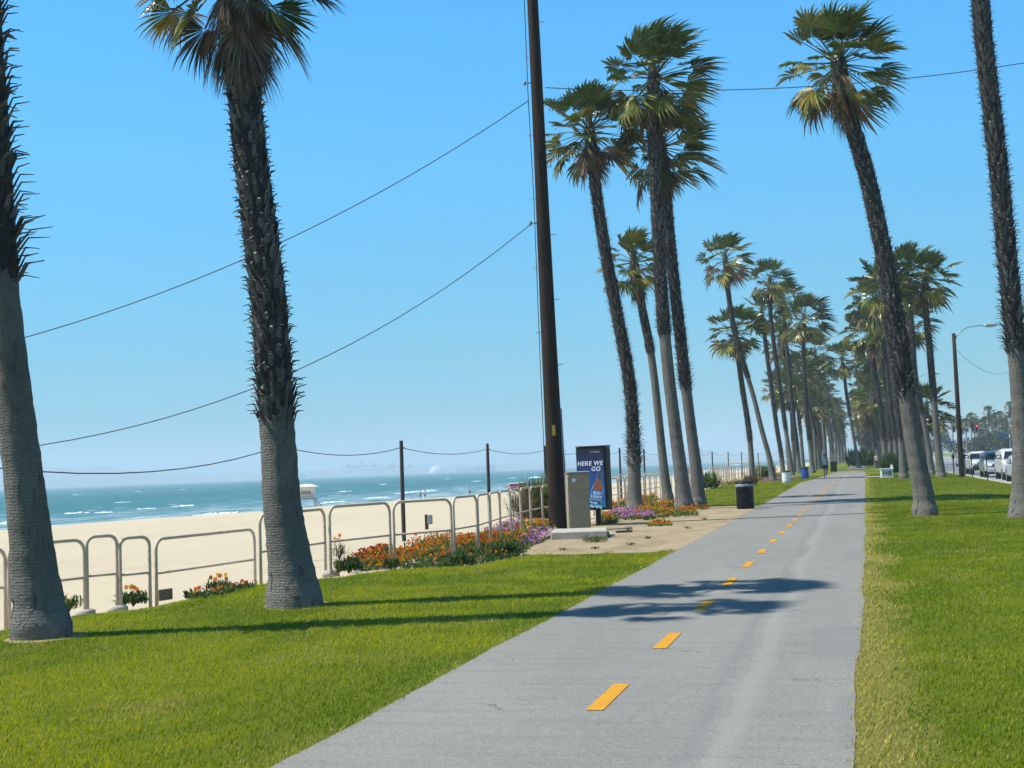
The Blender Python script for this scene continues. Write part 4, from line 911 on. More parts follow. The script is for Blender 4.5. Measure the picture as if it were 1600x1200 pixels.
def tuft(name, px, py, r_, h, n, label, seed, cols=LF, w=.014, fl=0, z=0.0, cat='plant', hang=.25):
    rnd = random.Random(seed); root = empty(name, at(px, py, z), 0, label, cat); m = MB(); s = MB()
    for k in range(n):
        a = rnd.uniform(0, 6.28); el = rnd.uniform(.15, 1.45); l = h*rnd.uniform(.5, 1.15); q = r_*rnd.random()**.6*.75; ba = rnd.uniform(0, 6.28); b0 = V((math.cos(ba)*q, math.sin(ba)*q, 0)); d = V((math.cos(a)*math.cos(el), math.sin(a)*math.cos(el), math.sin(el)))
        sd = V((-math.sin(a), math.cos(a), 0))*w*rnd.uniform(.7, 1.3); c = tuple(x*rnd.uniform(.7, 1.25) for x in rnd.choice(cols)); z0 = V((0, 0, rnd.uniform(0, h*.45)))
        m.add([b0+z0-sd*.5, b0+z0+sd*.5, b0+z0+d*l*.55+sd, b0+z0+d*l*.55-sd, b0+z0+d*l-V((0, 0, hang*l))], [(0, 1, 2, 3), (3, 2, 4)], c)
    m.build('foliage', MT['plant'], root, colour=True)
    for k in range(5): a = rnd.uniform(0, 6.28); s.tube([(0, 0, -.03), (math.cos(a)*r_*.4, math.sin(a)*r_*.4, h*.6)], [.012, .006], 5)
    s.build('stems', MT['post'], root)
    if fl:
        f = MB()
        for k in range(fl):
            a = rnd.uniform(0, 6.28); q = r_*rnd.random(); p = V((math.cos(a)*q, math.sin(a)*q, h*rnd.uniform(.9, 1.5))); c = rnd.choice(ORA)
            f.add([p]+[p+V((.04*math.cos(t*.785)*(1 if t % 2 else .75), .012*math.sin(t*.785), .04*math.sin(t*.785)*(1 if t % 2 else .75))) for t in range(8)], [(0, 1+t, 1+(t+1) % 8) for t in range(8)], c)
            f.add([p+V((-.003, 0, 0)), p+V((.003, 0, 0)), V((p.x*.6+.003, p.y*.6, 0)), V((p.x*.6-.003, p.y*.6, 0))], [(0, 1, 2, 3)], (.06, .09, .03))
        f.build('blossoms', MT['plant'], root, colour=True)
    return root
tuft('leafy_plant', 545, 893, .30, .24, 420, 'dark green leafy plant at the foot of the hoop panel beside the near palm', 1)
tuft('leafy_plant', 612, 887, .18, .18, 160, 'small spiky green plant at the foot of the fence left of the flower bed', 2)
tuft('leafy_plant', 722, 882, .28, .22, 360, 'dark green plant in front of the orange bed by the pale footing', 3)
tuft('leafy_plant', 790, 868, .34, .28, 480, 'broad green plant at the right corner of the flower bed', 4)
tuft('leafy_plant', 208, 944, .30, .20, 300, 'low green plant with a few orange blossoms behind the narrow hoop panels', 5, fl=5, z=-.2)
tuft('leafy_plant', 345, 924, .30, .18, 260, 'low green plant with orange blossoms along the lawn edge left of the near palm', 6, fl=6, z=-.12)
tuft('leafy_plant', 108, 952, .22, .22, 160, 'grassy green plant just right of the spiky palm foot', 7, LG2, .01, 0, -.2)
tuft('leafy_plant', 300, 935, .16, .14, 110, 'tiny dark plant on the lawn edge beside the wooden board', 10, fl=2, z=-.15)
tuft('leafy_plant', 530, 872, .22, .30, 90, 'thin reddish plant beside the left foot of the first wide hoop panel', 11, [(.12, .05, .02), (.08, .08, .03)], .006, 5)
SH = [(.13, .17, .03), (.09, .12, .025), (.17, .19, .045)]
tuft('yellow_green_shrub', 846, 812, .75, 1.15, 1600, 'yellow green shrub behind the railing left of the wooden pole', 8, SH, .02, 0, -.05, 'shrub', .1)
tuft('dry_shrub', 818, 817, .55, 1.0, 300, 'thin dry shrub with bare twigs in front of the yellow green one', 9, [(.16, .12, .06), (.10, .08, .05)], .008, 0, -.05, 'shrub', .05)
tuft('dry_shrub', 1172, 760, .6, .75, 420, 'purplish dry shrub peeping over the black litter bin', 12, [(.20, .11, .09), (.13, .08, .06), (.16, .13, .07)], .012, 0, 0, 'shrub', .1)
tuft('green_shrub', 1104, 764, .9, .9, 500, 'olive green shrub at the near end of the long hoop run', 13, LG2, .03, 0, 0, 'shrub', .1)
tuft('green_shrub', 1196, 748, 1.1, 1.0, 600, 'olive shrub behind the white drum at the palm foot', 14, LG2, .04, 0, 0, 'shrub', .1)
tuft('grass_tuft', 982, 829, .12, .12, 60, 'dry grass tuft on the sandy ground beside the dark lid', 15, [(.2, .17, .06), (.1, .12, .03)], .006)
tuft('grass_tuft', 930, 847, .35, .14, 260, 'green grass tuft against the concrete pad', 16, LG2, .008)
for k, (px, py) in enumerate([(1012, 842), (1075, 826), (930, 858), (1100, 812), (1040, 806), (880, 860), (985, 852)]):
    tuft('weed_tuft', px, py, .13, .07, 50, 'tiny dry weed on the bare sandy ground by the path', 60+k, [(.16, .14, .05), (.10, .12, .03), (.22, .17, .08)], .007)['group'] = 'weeds on the sandy ground'
m = MB(); a = at(232, 942, -.2); b = at(258, 938, -.2); w = (b-a); m.box((0, 0, .08), (w.length*.8, .05, .17), 0, .008); o = m.build('edging_board', simple('grey_board', (.16, .125, .09), (.09, .07, .05), .9, 6, .4), loc=(a+b)/2-V((0, -.25, 0))); o.rotation_euler = (0, 0, math.atan2(w.y, w.x)); tag(o, 'short dark wooden board on edge behind the narrow hoop panel', 'board')

# sign post on the sand
d = ray(667, 826); q = V((d.x, d.y, 0)); q = q*(41.0/q.dot(hd)); q.z = beach_z(q.x, q.y)
root = empty('sand_marker', q, PSI, 'low wooden post with a small grey box on the sand', 'marker post')
zt = atd(667, 804, q).z-q.z
m = MB(); m.box((0, 0, zt/2-.1), (.11, .11, zt+.2), 0, .01); m.build('post', MT['post'], root)
m = MB(); m.box((.11, -.02, zt-.16), (.16, .12, .30), 0, .015); m.build('meter_box', MT['liner'], root)
m = MB(); m.box((.11, -.085, zt-.16), (.12, .012, .2), 0, .004); m.build('cover', MT['steel'], root)

# lifeguard towers
def tower(px, py, dep, mats, label, rz=0.0, sc_=1.0):
    d = ray(px, py); q = V((d.x, d.y, 0)); q = q*(dep/q.dot(hd)); q.z = beach_z(q.x, q.y)
    root = empty('lifeguard_tower', q, rz, label, 'lifeguard tower'); s = sc_
    for sx in (-1, 1):
        for sy in (-1, 1): m = MB(); m.tube([(sx*1.5*s, sy*1.3*s, -.2), (sx*1.05*s, sy*.95*s, 1.5*s)], .07, 6); m.build('leg', mats[2], root)
    m = MB(); m.box((0, 0, 1.55*s), (2.9*s, 2.7*s, .12)); m.build('deck', mats[2], root)
    m = MB(); m.loft([[V((x*1.0*s, y*.95*s, 1.6*s)) for x, y in ((-1, -1), (1, -1), (1, 1), (-1, 1))], [V((x*1.25*s, y*1.15*s, 3.3*s)) for x, y in ((-1, -1), (1, -1), (1, 1), (-1, 1))]]); cabn = m.build('cabin', mats[0], root)
    for yy in (-1.07,):
        m = MB(); m.box((0, yy*s, 2.65*s), (1.5*s, .06, .75*s), 0, .01, rot=Matrix.Rotation(R(-6.5), 3, 'X')); m.build('shutter', mats[3], cabn)
    m = MB(); m.loft([[V((x*1.7*s, y*1.55*s, 3.32*s)) for x, y in ((-1, -1), (1, -1), (1, 1), (-1, 1))], [V((x*1.6*s, y*1.45*s, 3.42*s)) for x, y in ((-1, -1), (1, -1), (1, 1), (-1, 1))], [V((x*.5*s, y*.15*s, 3.75*s)) for x, y in ((-1, -1), (1, -1), (1, 1), (-1, 1))]]); m.build('roof', mats[1], root)
    m = MB(); m.tube([(1.4*s, -1.3*s, 1.5*s), (2.6*s, -1.5*s, -.1)], .05, 6); m.tube([(1.4*s, -.5*s, 1.5*s), (2.6*s, -.7*s, -.1)], .05, 6)
    for k in range(6): f = (k+.5)/6; m.tube([(1.4*s+1.2*s*f, -1.3*s-.2*s*f, 1.5*s-1.6*s*f), (1.4*s+1.2*s*f, -.5*s-.2*s*f, 1.5*s-1.6*s*f)], .03, 5)
    m.build('ladder', mats[2], root)
    for zz in (1.95, 2.25): m = MB(); m.tube([(-1.4*s, -1.32*s, zz*s), (1.4*s, -1.32*s, zz*s)], .03, 5); m.build('handrail', mats[2], root)
    return root
wg = simple('bleached_white_boards', (.70, .68, .60), (.58, .57, .52), .8, 3)
tower(480, 795, 189, (wg, wg, MT['liner'], MT['beige']), 'white lifeguard tower at the water line seen right of the near palm', .3)
tq = simple('turquoise_boards', (.05, .40, .55), (.05, .34, .48), .7, 3)
tower(836, 757, 330, (tq, simple('pale_turquoise_roof', (.45, .68, .70), None, .7), wg, wg), 'turquoise lifeguard tower farther along the beach left of the pole', .2, 1.05)

# ---------------------------------------------------------------- vehicles
def ring8(hw, z0, z1, y, rr=.12, tum=.0):
    rr = min(rr, (z1-z0)*.45, hw*.4); return [V((-hw+rr, y, z0)), V((hw-rr, y, z0)), V((hw, y, z0+rr)), V((hw-tum*.4, y, z1-rr)), V((hw-rr-tum, y, z1)), V((-hw+rr+tum, y, z1)), V((-hw+tum*.4, y, z1-rr)), V((-hw, y, z0+rr))]
def car(name, loc, paint, label, kind, rz=0.0, rack=False, top=None):
    root = empty(name, loc, rz, label, 'van' if kind == 'van' else 'car', 'vehicles parked along the kerb')   # nose looks along -y
    K = {'suv': dict(L=4.6, hw=.92, g=.30, hood=1.05, belt=1.12, roof=1.66, a=.95, a2=1.75, c=4.3, c2=4.5), 'van': dict(L=5.2, hw=.99, g=.32, hood=1.12, belt=1.18, roof=1.76, a=.85, a2=1.85, c=5.0, c2=5.15),
         'truck': dict(L=5.4, hw=.97, g=.36, hood=1.12, belt=1.15, roof=1.66, a=1.35, a2=2.05, c=3.5, c2=3.75), 'sedan': dict(L=4.6, hw=.89, g=.24, hood=.88, belt=.95, roof=1.46, a=1.2, a2=2.0, c=3.4, c2=4.1)}[kind]
    L, hw, g, hood, belt, roof = K['L'], K['hw'], K['g'], K['hood'], K['belt'], K['roof']
    m = MB(); m.loft([ring8(hw*.80, g+.12, hood*.78, 0), ring8(hw*.93, g+.03, hood*.90, .12), ring8(hw*.98, g, hood*.97, .5), ring8(hw, g, belt, K['a']+.1), ring8(hw, g, belt+.02, L*.55), ring8(hw, g, belt+.02, L-.5), ring8(hw*.96, g+.05, belt*.98, L-.1), ring8(hw*.85, g+.15, belt*.9, L)]); body = m.build('body', paint, root, smooth=False)
    t = hw*.16; m = MB(); m.loft([ring8(hw*.93, belt-.06, belt+.02, K['a'], .03), ring8(hw*.93, belt-.06, roof*.93, K['a2']-.18, .1, t*.8), ring8(hw*.93, belt-.06, roof, K['a2']+.25, .12, t), ring8(hw*.93, belt-.06, roof, (K['a2']+K['c'])/2, .12, t), ring8(hw*.93, belt-.06, roof*.97, K['c']-.1, .12, t), ring8(hw*.9, belt-.06, belt+.06, K['c2'], .03)]); m.build('cabin', top or paint, root)
    def pane(nm, pts, par=root): m = MB(); q = [V(p) for p in pts]; n = (q[1]-q[0]).cross(q[2]-q[0]).normalized()*.02; m.add(q+[p-n*2 for p in q], [(0, 1, 2, 3), (7, 6, 5, 4)]+[(i, 4+i, 4+(i+1) % 4, (i+1) % 4) for i in range(4)]); return m.build(nm, MT['glass'], par)
    ya, yb = K['a']-.07, K['a2']-.25; zb_, zt = belt+.05, roof*.91
    pane('windscreen', [(-hw*.86, ya, zb_), (hw*.86, ya, zb_), (hw*.70, yb-.03, zt), (-hw*.70, yb-.03, zt)])
    for s in (-1, 1):
        x0, x1 = s*hw*.965, s*(hw*.93-t*.55)
        q = [(x0, K['a']+.45, belt+.05), (x0, K['c']-.15, belt+.05), (x1, K['c']-.3, roof*.90), (x1, K['a2']+.12, roof*.90)]
        pane('side_window', q if s > 0 else q[::-1])
        m = MB(); m.box((s*(hw*.70), .035, hood*.72), (hw*.42, .12, .16), s*.35, .04); m.build('headlight', MT['lens'], root)
        m = MB(); m.box((s*(hw+.10), K['a']+.28, belt+.12), (.20, .12, .16), 0, .04); m.build('wing_mirror', paint, root)
        for yy in (.85, L-.95):
            m = MB(); m.tube([(s*hw*.72, yy, .33), (s*(hw*1.0), yy, .33)], .335, 18); w = m.build('wheel', MT['rubber'], root, smooth=False)
            m = MB(); m.tube([(s*hw*.9, yy, .33), (s*(hw*1.012), yy, .33)], .2, 14); m.build('rim', MT['steel'], w)
    m = MB(); m.box((0, -.03, hood*.70), (hw*.98, .10, .24), 0, .02); m.build('grille', MT['dark'], root)
    m = MB(); m.box((0, -.05, g+.17), (hw*1.72, .18, .28), 0, .06); bm_ = m.build('bumper', MT['dark'] if kind in ('van', 'truck') else paint, root)
    m = MB(); m.box((0, -.14, g+.24), (.31, .02, .15)); m.build('number_plate', MT['white'], bm_)
    m = MB(); m.box((0, .1, g+.03), (hw*1.5, .2, .16)); m.build('under_shield', MT['dark'], root)
    if rack:
        for s in (-1, 1): m = MB(); m.tube([(s*hw*.6, K['a2']+.5, roof+.06), (s*hw*.6, K['c']-.5, roof+.06)], .03, 6); m.build('roof_rail', MT['dark'], root)
    return root
def cp(n, c): return simple(n, c, tuple(x*.93 for x in c), .28, 2, 0, .0, .5, coat=.5)
def car_at(px, py, hw): p = at(px, py, -.10); return V((max(p.x+hw, 8.15), p.y, -.096))
pW, pS, pB = cp('white_car_paint', (.60, .61, .61)), cp('silver_blue_car_paint', (.42, .50, .52)), cp('pale_silver_car_paint', (.50, .55, .60))
car('parked_car', (8.75, 70.2, -.096), pB, 'silver blue saloon car nearest the camera, partly hidden by the edge palm', 'sedan')
car('parked_van', (9.0, 76.5, -.096), pW, 'white high roofed van with dark bumper parked behind the silver saloon', 'van')
car('parked_car', (8.8, 85.5, -.096), pS, 'pale silver green sport utility car parked between van and pickup', 'suv', 0, True)
car('parked_car', (8.95, 97, -.096), pW, 'white pickup truck with black grille parked farthest in the kerb line', 'truck')
car('moving_car', (12.4, 112, -.096), cp('dark_car_paint', (.03, .035, .045)), 'dark car with roof rails on the road behind the parked ones', 'suv', 0, True)
car('moving_car', (15.2, 124, -.096), cp('blue_car_paint', (.10, .18, .28)), 'blue grey car on the road behind the white van', 'suv')
car('moving_car', (12.0, 150, -.096), pS, 'small pale car far off on the road beyond the meters', 'sedan')
def truck_at(px, dep, label):
    d = ray(px, 760); q = V((d.x, d.y, 0)); q = q*(dep/q.dot(hd)); q.z = beach_z(q.x, q.y)+.02; o = car('beach_truck', q, cp('red_truck_paint', (.50, .03, .03)), label, 'truck', R(14), False, pW); o['group'] = 'red trucks on the sand'; return o
truck_at(802, 232, 'red truck standing on the beach, left of the two'); truck_at(814, 238, 'red truck standing on the beach, nearer the turquoise tower')

# ---------------------------------------------------------------- street furniture on the right
p = at(1503, 746); zt = atd(1490, 521, p)-p; root = empty('street_lamp', p, 0, 'dark wooden street lamp post with curved arm over the road, near the cars', 'street lamp', 'street lamps by the road')
m = MB(); m.tube([(0, 0, -.2), (0, 0, 0), zt*.5, zt], [.17, .165, .14, .11], 10); m.build('post', MT['pole'], root, smooth=True)
def lamp_head(root, zt, L):
    m = MB(); a = zt-V((0, 0, .45)); m.tube([a, a+sidev*.35*L/2.4+V((0, 0, .45)), a+sidev*1.0*L/2.4+V((0, 0, .8)), a+sidev*1.8*L/2.4+V((0, 0, .88)), a+sidev*L+V((0, 0, .86))], [.045, .04, .035, .03, .03], 7); m.build('arm', MT['steel'], root, smooth=True)
    h = a+sidev*(L+.2)+V((0, 0, .86)); m = MB(); m.loft([[h+sidev*x+nr*(w*math.cos(k*.785))+V((0, 0, zc+hh*math.sin(k*.785))) for k in range(8)] for x, w, hh, zc in ((-.45, .05, .05, 0), (-.25, .14, .09, 0), (.1, .17, .10, 0), (.35, .10, .06, 0), (.42, .02, .02, 0))]); hd_ = m.build('lamp_head', MT['steel'], root, smooth=True)
    m = MB(); m.lathe([(.13, -.12), (.12, -.07)], 12, h); m.build('lens', MT['white'], hd_)
lamp_head(root, zt, 2.1)
d = ray(1440, 720); q = V((d.x, d.y, 0)); q = q*(150/q.dot(hd)); q.z = 0
root = empty('street_lamp', q, 0, 'second street lamp farther off, only its lamp head showing past the palms', 'street lamp', 'street lamps by the road')
m = MB(); m.tube([(0, 0, -.2), (-.1, 0, 10.6)], [.17, .11], 8); m.build('post', MT['pole'], root); lamp_head(root, V((-.1, 0, 10.4)), 2.2)
a = p+zt-V((0, 0, .9)); d = ray(1613, 545); b = V((0, 0, EYE))+d*(110/V((d.x, d.y, 0)).dot(hd)); cable('lamp_wire', a, b, 1.9, 'thin wire sagging from the street lamp post to the right', .013)
root = empty('wire_pole', (b.x, b.y, 0), 0, 'wooden pole across the road just outside the frame', 'utility pole'); m = MB(); m.tube([(0, 0, -.2), (0, 0, b.z+.4)], [.17, .12], 8); m.build('shaft', MT['pole'], root)
for i, (px, py) in enumerate([(1493, 741), (1498.5, 741), (1507.5, 743), (1521.5, 744), (1537, 746), (1576, 750)]):
    q = at(px, py); q.x = min(q.x, 6.75); root = empty('parking_meter', q, PSI, ['parking meter, leftmost of a close pair beyond the lamp post', 'parking meter, right one of the close pair left of the lamp post', 'parking meter just right of the lamp post', 'parking meter in front of the white pickup', 'parking meter in front of the silver green car', 'parking meter by the silver saloon near the edge palm'][i], 'parking meter', 'parking meters on the kerb')
    m = MB(); m.tube([(0, 0, -.05), (0, 0, 1.12)], .03, 8); m.build('post', MT['dark'], root)
    m = MB(); m.lathe([(.05, 1.1), (.09, 1.16), (.095, 1.32), (.07, 1.42), (.02, 1.46)], 12); h_ = m.build('meter_head', MT['dark'], root, smooth=True)
    m = MB(); m.box((0, -.085, 1.32), (.09, .03, .08), 0, .01); m.build('window', MT['glass'], h_)
red_on = D.materials.new('red_signal_light'); red_on.use_nodes = True; bb = red_on.node_tree.nodes['Principled BSDF']; bb.inputs['Base Color'].default_value = (.6, .01, .01, 1); bb.inputs['Emission Color'].default_value = (1, .04, .03, 1); bb.inputs['Emission Strength'].default_value = 3.0
def signal_head(root, c, lit):
    m = MB(); m.box(c, (.36, .28, 1.05), PSI, .04); h_ = m.build('signal_head', MT['black'], root)
    for k in range(3):
        q = V(c)+V((0, 0, .33-.33*k))+nr*.15; m = MB(); vs = [q+(sidev*math.cos(t*.5236)+V((0, 0, math.sin(t*.5236)))*1)*.14 for t in range(12)]; m.add(vs+[v+nr*.02 for v in vs], [tuple(range(12)), tuple(range(23, 11, -1))]+[(i, (i+1) % 12, 12+(i+1) % 12, 12+i) for i in range(12)]); m.build('signal_lens', red_on if (lit and k == 0) else MT['dark'], h_)
def mast(px_pole, dep, path_px, heads, label, sign=None):
    d = ray(px_pole, 720); q = V((d.x, d.y, 0)); q = q*(dep/q.dot(hd)); q.z = 0; root = empty('traffic_signal', q, 0, label, 'traffic light', 'traffic lights at the crossing')
    P_ = [atd(x, y, q)-q for x, y in path_px]; m = MB(); m.tube([(0, 0, -.2), (0, 0, P_[0].z)], [.15, .11], 10); m.build('pole', MT['steel'], root, smooth=True)
    m = MB(); m.tube(spine(P_, 5), .075, 8); m.build('mast_arm', MT['steel'], root, smooth=True)
    for x, y, lit in heads: signal_head(root, atd(x, y, q)-q+nr*.22, lit)
    if sign:
        c = atd(*sign, q)-q; m = MB(); m.box(c+nr*.1, (1.5, .05, .45), PSI, .02); m.build('street_sign', simple('blue_sign_sheet', (.04, .12, .36), None, .4), root)
mast(1580, 215, [(1579, 679), (1566, 674.5), (1550, 671), (1532, 669), (1510, 668)], [(1525.5, 669, True), (1519, 667, False)], 'traffic light on a long curved mast arm showing red above the cars', (1566, 680))
mast(1466, 225, [(1466, 671), (1478, 670), (1491, 669)], [(1490, 671, False)], 'traffic light on a short mast arm left of the lamp post', (1484, 691))
# the orange building beyond the far palms
def at_depth(px, dep): d = ray(px, 715); q = V((d.x, d.y, 0)); return q*(dep/q.dot(hd))
b0 = at_depth(1640, 340); root = empty('apartment_building', b0, PSI, 'orange stucco apartment building with red tiled roofs behind the far palms', 'building')
def gable(m, x0, x1, y0, y1, z0, z1): m.add([(x0, y0, z0), (x1, y0, z0), (x1, y1, z0), (x0, y1, z0), (x0, (y0+y1)/2, z1), (x1, (y0+y1)/2, z1)], [(0, 1, 5, 4), (2, 3, 4, 5), (0, 4, 3), (1, 2, 5), (3, 2, 1, 0)])
m = MB(); m.box((6, 6, 4.4), (17, 12, 8.8)); m.build('wall', MT['stucco'], root)
m = MB(); m.box((-4.2, 4, 3.6), (4.4, 9, 7.2)); m.build('wing', MT['stucco'], root)
m = MB(); gable(m, -3, 15.2, -.8, 12.8, 8.8, 11.6); rf = m.build('roof', MT['tile'], root)
m = MB(); m.box((2, 6.5, 11.2), (1.1, 1.1, 2.2), 0, .05); m.build('chimney', MT['stucco'], rf)
m = MB(); gable(m, -6.9, -2.0, -1.0, 9, 7.2, 8.8); m.build('wing_roof', MT['tile'], root)
for x in (-4.2, -.2, 3.4, 7.0, 10.6):
    for z in (2.0, 4.7, 7.4):
        if x < -3 and z > 7: continue
        yy = -.5 if x < -3 else 0.0
        m = MB(); m.box((x, yy-.02, z), (1.7, .12, 1.4), 0, .02); w = m.build('window', MT['white'], root); m = MB(); m.box((x, yy-.09, z), (1.4, .06, 1.1)); m.build('pane', MT['glass'], w)
# leafy trees and hedge across the road
def leaf_tree(px, dep, h, r_, label, seed):
    q = at_depth(px, dep); root = empty('broadleaf_tree', q, 0, label, 'tree'); rnd = random.Random(seed); m = MB(); m.tube([(0, 0, -.2), (.1, 0, h*.3), (-.1, .1, h*.6)], [.22, .17, .1], 8)
    for k in range(6): a = k*1.05; m.tube([(0, 0, h*.3), (math.cos(a)*r_*.5, math.sin(a)*r_*.5, h*.7)], [.09, .03], 5)
    m.build('trunk', MT['pole'], root); c = MB()
    cl = [(V((rnd.gauss(0, .45)*r_, rnd.gauss(0, .45)*r_, h*rnd.uniform(.25, .92))), r_*rnd.uniform(.25, .5)) for _ in range(16)]
    for ctr, cr in cl:
        for _ in range(90):
            d = V((rnd.gauss(0, 1), rnd.gauss(0, 1), rnd.gauss(0, 1))).normalized()*cr*rnd.random()**.4; p_ = ctr+d; s = rnd.uniform(.28, .55); A = V((rnd.gauss(0, 1), rnd.gauss(0, 1), rnd.gauss(0, 1))).normalized(); B = A.orthogonal().normalized()
            c.add([p_-A*s, p_+B*s*.5, p_+A*s, p_-B*s*.5], [(0, 1, 2, 3)], tuple(x*rnd.uniform(.7, 1.2) for x in rnd.choice([(.035, .06, .02), (.05, .08, .025), (.06, .085, .02)])))
    c.build('crown', MT['plant'], root, colour=True); return root
for i, (px, dep, h, r_) in enumerate([(1470, 430, 9, 5), (1522, 352, 5.5, 5), (1544, 345, 5.0, 5), (1561, 340, 6, 5), (1578, 318, 6, 5), (1600, 312, 6, 5)]):
    leaf_tree(px, dep, h, r_, ['round leafy tree far down the road left of the lamp post', 'low leafy tree behind the dark car roofs', 'bushy tree left of the orange building', 'leafy tree just below the blue street sign', 'leafy tree in front of the orange building wall', 'leafy tree at the picture edge under the orange building'][i], 500+i)
# a dense hedge where the rows of palms meet
tuft('hedge_bush', 1350, 728, 3.0, 2.3, 1500, 'dark hedge bush closing the view between the palm rows', 21, LF, .10, 0, 0, 'bush', .1)
tuft('hedge_bush', 1400, 738, 1.5, 1.6, 900, 'dark bush behind the palms right of the letter block', 22, LF, .06, 0, 0, 'bush', .1)

# the far harbour: dome and cranes on the coast
def far(px, dep, z=-3.6): q = at_depth(px, dep); q.z = z; return q
q = far(681, 4250); root = empty('white_dome', q, 0, 'big white dome on the far shore above the sea horizon', 'dome building')
m = MB(); n = 24; m.lathe([(25*math.cos(k*math.pi/2/9), 25*math.sin(k*math.pi/2/9)) for k in range(9)]+[(.5, 25)], n); m.build('shell', simple('dome_white', (.85, .85, .85), None, .5), root, smooth=True)
m = MB(); m.lathe([(25.6, -6), (25.6, 1.5)], n); m.build('base_ring', MT['concrete'], root)
for i, (px, s) in enumerate([(545, 1.0), (566, 1.1), (585, 1.0), (612, .9), (640, .8), (880, .9), (1095, 1.2), (1108, 1.0)]):
    q = far(px, 4400+i*20); root = empty('harbour_crane', q, .4, 'faint harbour crane on the hazy far shore', 'crane', 'harbour cranes on the far shore'); h = 46*s
    for sx in (-7, 7):
        for sy in (-5, 5): m = MB(); m.box((sx, sy, h*.35), (1.6, 1.6, h*.7+8)); m.build('leg', MT['liner'], root)
    m = MB(); m.box((0, 0, h*.7), (60*s, 4, 3)); m.build('boom', MT['liner'], root)
    m = MB(); m.loft([[V((x, y, h*.7)) for x, y in ((-8, -5), (8, -5), (8, 5), (-8, 5))], [V((x, y, h)) for x, y in ((-2, -2), (2, -2), (2, 2), (-2, 2))]]); m.build('apex_tower', MT['liner'], root)
for i, (px, w, h) in enumerate([(735, 90, 9), (760, 60, 14), (1070, 80, 12), (460, 70, 8)]):
    q = far(px, 4350); m = MB(); m.box((0, 0, h/2), (w, 20, h+8)); m.box((w*.3, 0, h+5), (w*.15, 14, 9)); o = m.build('harbour_ship', MT['liner'], loc=q); tag(o, 'long hazy harbour ship silhouette low on the sea horizon', 'ship', 'ships on the sea horizon')

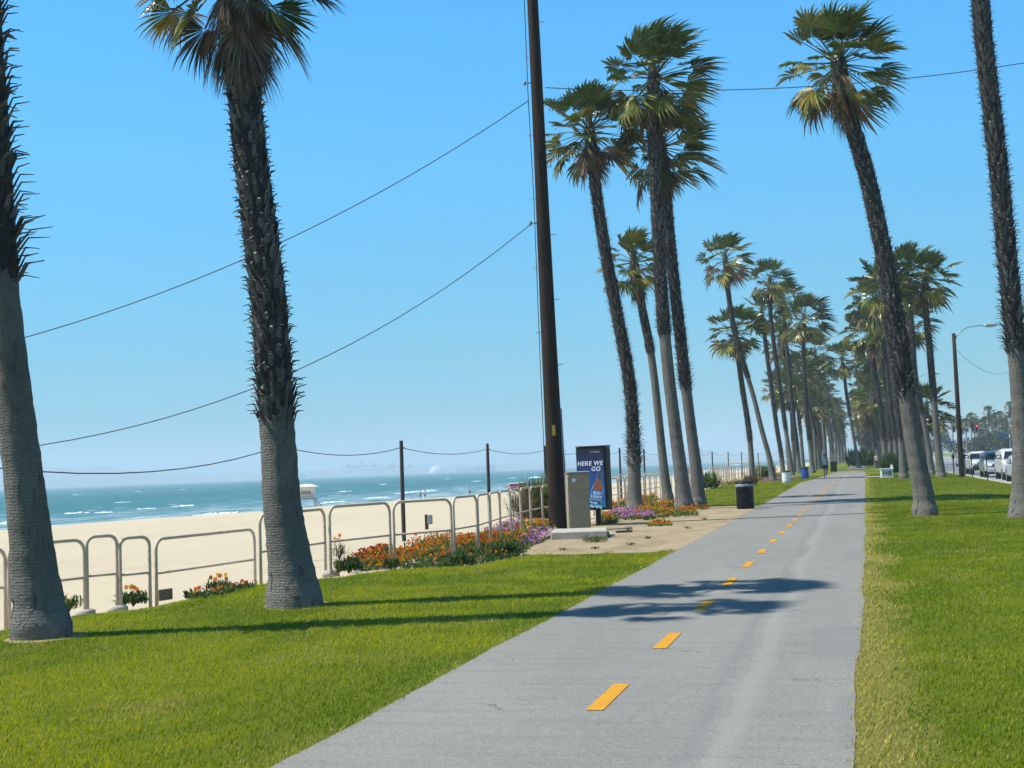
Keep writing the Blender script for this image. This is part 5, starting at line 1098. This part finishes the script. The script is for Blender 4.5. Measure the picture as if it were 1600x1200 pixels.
# ---------------------------------------------------------------- people
def skinned(name, joints, edges, mat, parent, sub=1):
    me = D.meshes.new(name); me.from_pydata([j[0] for j in joints], edges, []); o = link(name, me, parent); mo = o.modifiers.new('Skin', 'SKIN'); mo.use_smooth_shade = True
    sd = me.skin_vertices[0].data
    for i, j in enumerate(joints): r_ = j[1]; sd[i].radius = r_ if isinstance(r_, tuple) else (r_, r_); sd[i].use_root = (i == 0)
    o.modifiers.new('Sub', 'SUBSURF').levels = sub; o.modifiers['Sub'].render_levels = sub; me.materials.append(mat); return o
def person(loc, rz, label, top, bottom, hairc, stride=.0, shorts=True, arm=.5, group=None, k=1.0, sleeves=True):
    root = empty('person', loc, rz, label, 'person', group); root.scale = (k, k, k)          # looks along -y
    s = stride
    lk = V((.10, -.10*s-.03, .50)); la = V((.10, .28*s, .12+.10*abs(s))); rk = V((-.10, -.34*s-.03, .53)); ra = V((-.10, -.22*s, .09))
    J = [(V((0, 0, .94)), (.15, .11)), (V((0, -.01, 1.12)), (.135, .10)), (V((0, -.02, 1.34)), (.155, .105)), (V((0, -.01, 1.47)), .075), (V((0, -.025, 1.56)), .065), (V((0, -.03, 1.66)), (.078, .095)), (V((0, -.02, 1.745)), (.06, .075)),
         (V((.10, 0, .86)), .095), (lk, .062), (la, .042), (la+V((0, -.14, -.055)), .036), (V((-.10, 0, .86)), .095), (rk, .062), (ra, .042), (ra+V((0, -.15, -.05)), .036),
         (V((.19, -.01, 1.40)), .058), (V((.25, .08+.10*s, 1.14)), .045), (V((.22, -.12-.10*s, 1.02+.12*arm)), .034), (V((.21, -.20-.12*s, 1.01+.15*arm)), .036),
         (V((-.19, -.01, 1.40)), .058), (V((-.25, .10-.10*s, 1.14)), .045), (V((-.22, -.10+.15*s, 1.02+.12*arm)), .034), (V((-.21, -.18+.15*s, 1.01+.15*arm)), .036), (V((0, -.125, 1.65)), .018)]
    Ed = [(0, 1), (1, 2), (2, 3), (3, 4), (4, 5), (5, 6), (0, 7), (7, 8), (8, 9), (9, 10), (0, 11), (11, 12), (12, 13), (13, 14), (2, 15), (15, 16), (16, 17), (17, 18), (2, 19), (19, 20), (20, 21), (21, 22), (5, 23)]
    skinned('body', J, Ed, MT['skin'], root)
    g = lambda i, f: (J[i][0], tuple(q+f for q in J[i][1]) if isinstance(J[i][1], tuple) else J[i][1]+f)
    mid = lambda i, j, t, r_: (J[i][0].lerp(J[j][0], t), r_)
    skinned('shirt', [g(1, .022), g(2, .022), (J[0][0]+V((0, 0, .02)), (.165, .125)), mid(2, 3, .7, .085), g(15, .018), mid(15, 16, .75, .062), g(19, .018), mid(19, 20, .75, .062)], [(0, 1), (0, 2), (1, 3), (1, 4), (4, 5), (1, 6), (6, 7)], top, root)
    t = .85 if shorts else 1.0
    jb = [g(0, .016), g(7, .016), mid(7, 8, t, .082), g(11, .016), mid(11, 12, t, .082)]; eb = [(0, 1), (1, 2), (0, 3), (3, 4)]
    if not shorts: jb += [mid(8, 9, .9, .062), mid(12, 13, .9, .062)]; eb += [(2, 5), (4, 6)]
    skinned('shorts' if shorts else 'trousers', jb, eb, bottom, root)
    skinned('hair', [(J[5][0]+V((0, .03, .045)), (.084, .085)), (J[6][0]+V((0, .01, .01)), (.066, .078)), (J[5][0]+V((0, .06, -.02)), .06)], [(0, 1), (0, 2)], hairc, root)
    for i in (9, 13): skinned('shoe', [(J[i][0]+V((0, .03, -.055)), .042), (J[i+1][0]+V((0, -.01, -.005)), (.046, .036))], [(0, 1)], MT['white'], root)
    return root
hb_ = simple('dark_hair', (.035, .02, .012), None, .6)
person(V((at(1290, 747).x, at(1290, 747).y, .02)), R(10), 'jogger in grey blue top, dark shorts and white shoes coming along the path', simple('grey_blue_shirt', (.24, .30, .42), (.60, .64, .70), .8, 3), simple('navy_shorts', (.012, .014, .03), None, .8), hb_, .75, True, 1.0)
person(V((at(1337, 727).x, at(1337, 727).y, .02)), R(175), 'walker in a white top on the far bend of the path', MT['white'], simple('black_shorts', (.012, .012, .014), None, .8), hb_, .5, True, .6)
person(V((at(1332, 726).x, at(1332, 726).y, .02)), R(-10), 'pale blue clothed walker beside the one in white on the far bend', simple('pale_blue_shirt', (.50, .60, .72), None, .8), simple('grey_shorts', (.12, .13, .16), None, .8), hb_, -.4, True, .6)
person(V((at(1371, 734).x, at(1371, 734).y, .0)), R(5), 'walker in pink top and black trousers near the white letter block', simple('pink_shirt', (.62, .36, .34), (.7, .55, .52), .8, 3), simple('black_trousers', (.012, .012, .014), None, .8), hb_, .3, False, .8)
for i, (px, dep) in enumerate([(655, 246), (662, 247), (732, 262)]):
    d = at_depth(px, dep); d.z = beach_z(d.x, d.y); person(d, i*1.3, ['left one of two people standing at the water edge', 'right one of two people standing at the water edge', 'lone person at the water edge left of the second beach post'][i], MT['liner'] if i != 1 else MT['white'], MT['dark'], hb_, .3, True, .2, 'people at the water edge')
d = at_depth(1104, 210); d.x -= 3; d.z = beach_z(d.x, d.y); person(d, 2, 'dark figure on the beach seen over the railing before the surf', MT['dark'], MT['dark'], hb_, .3, False, .2, 'people at the water edge')
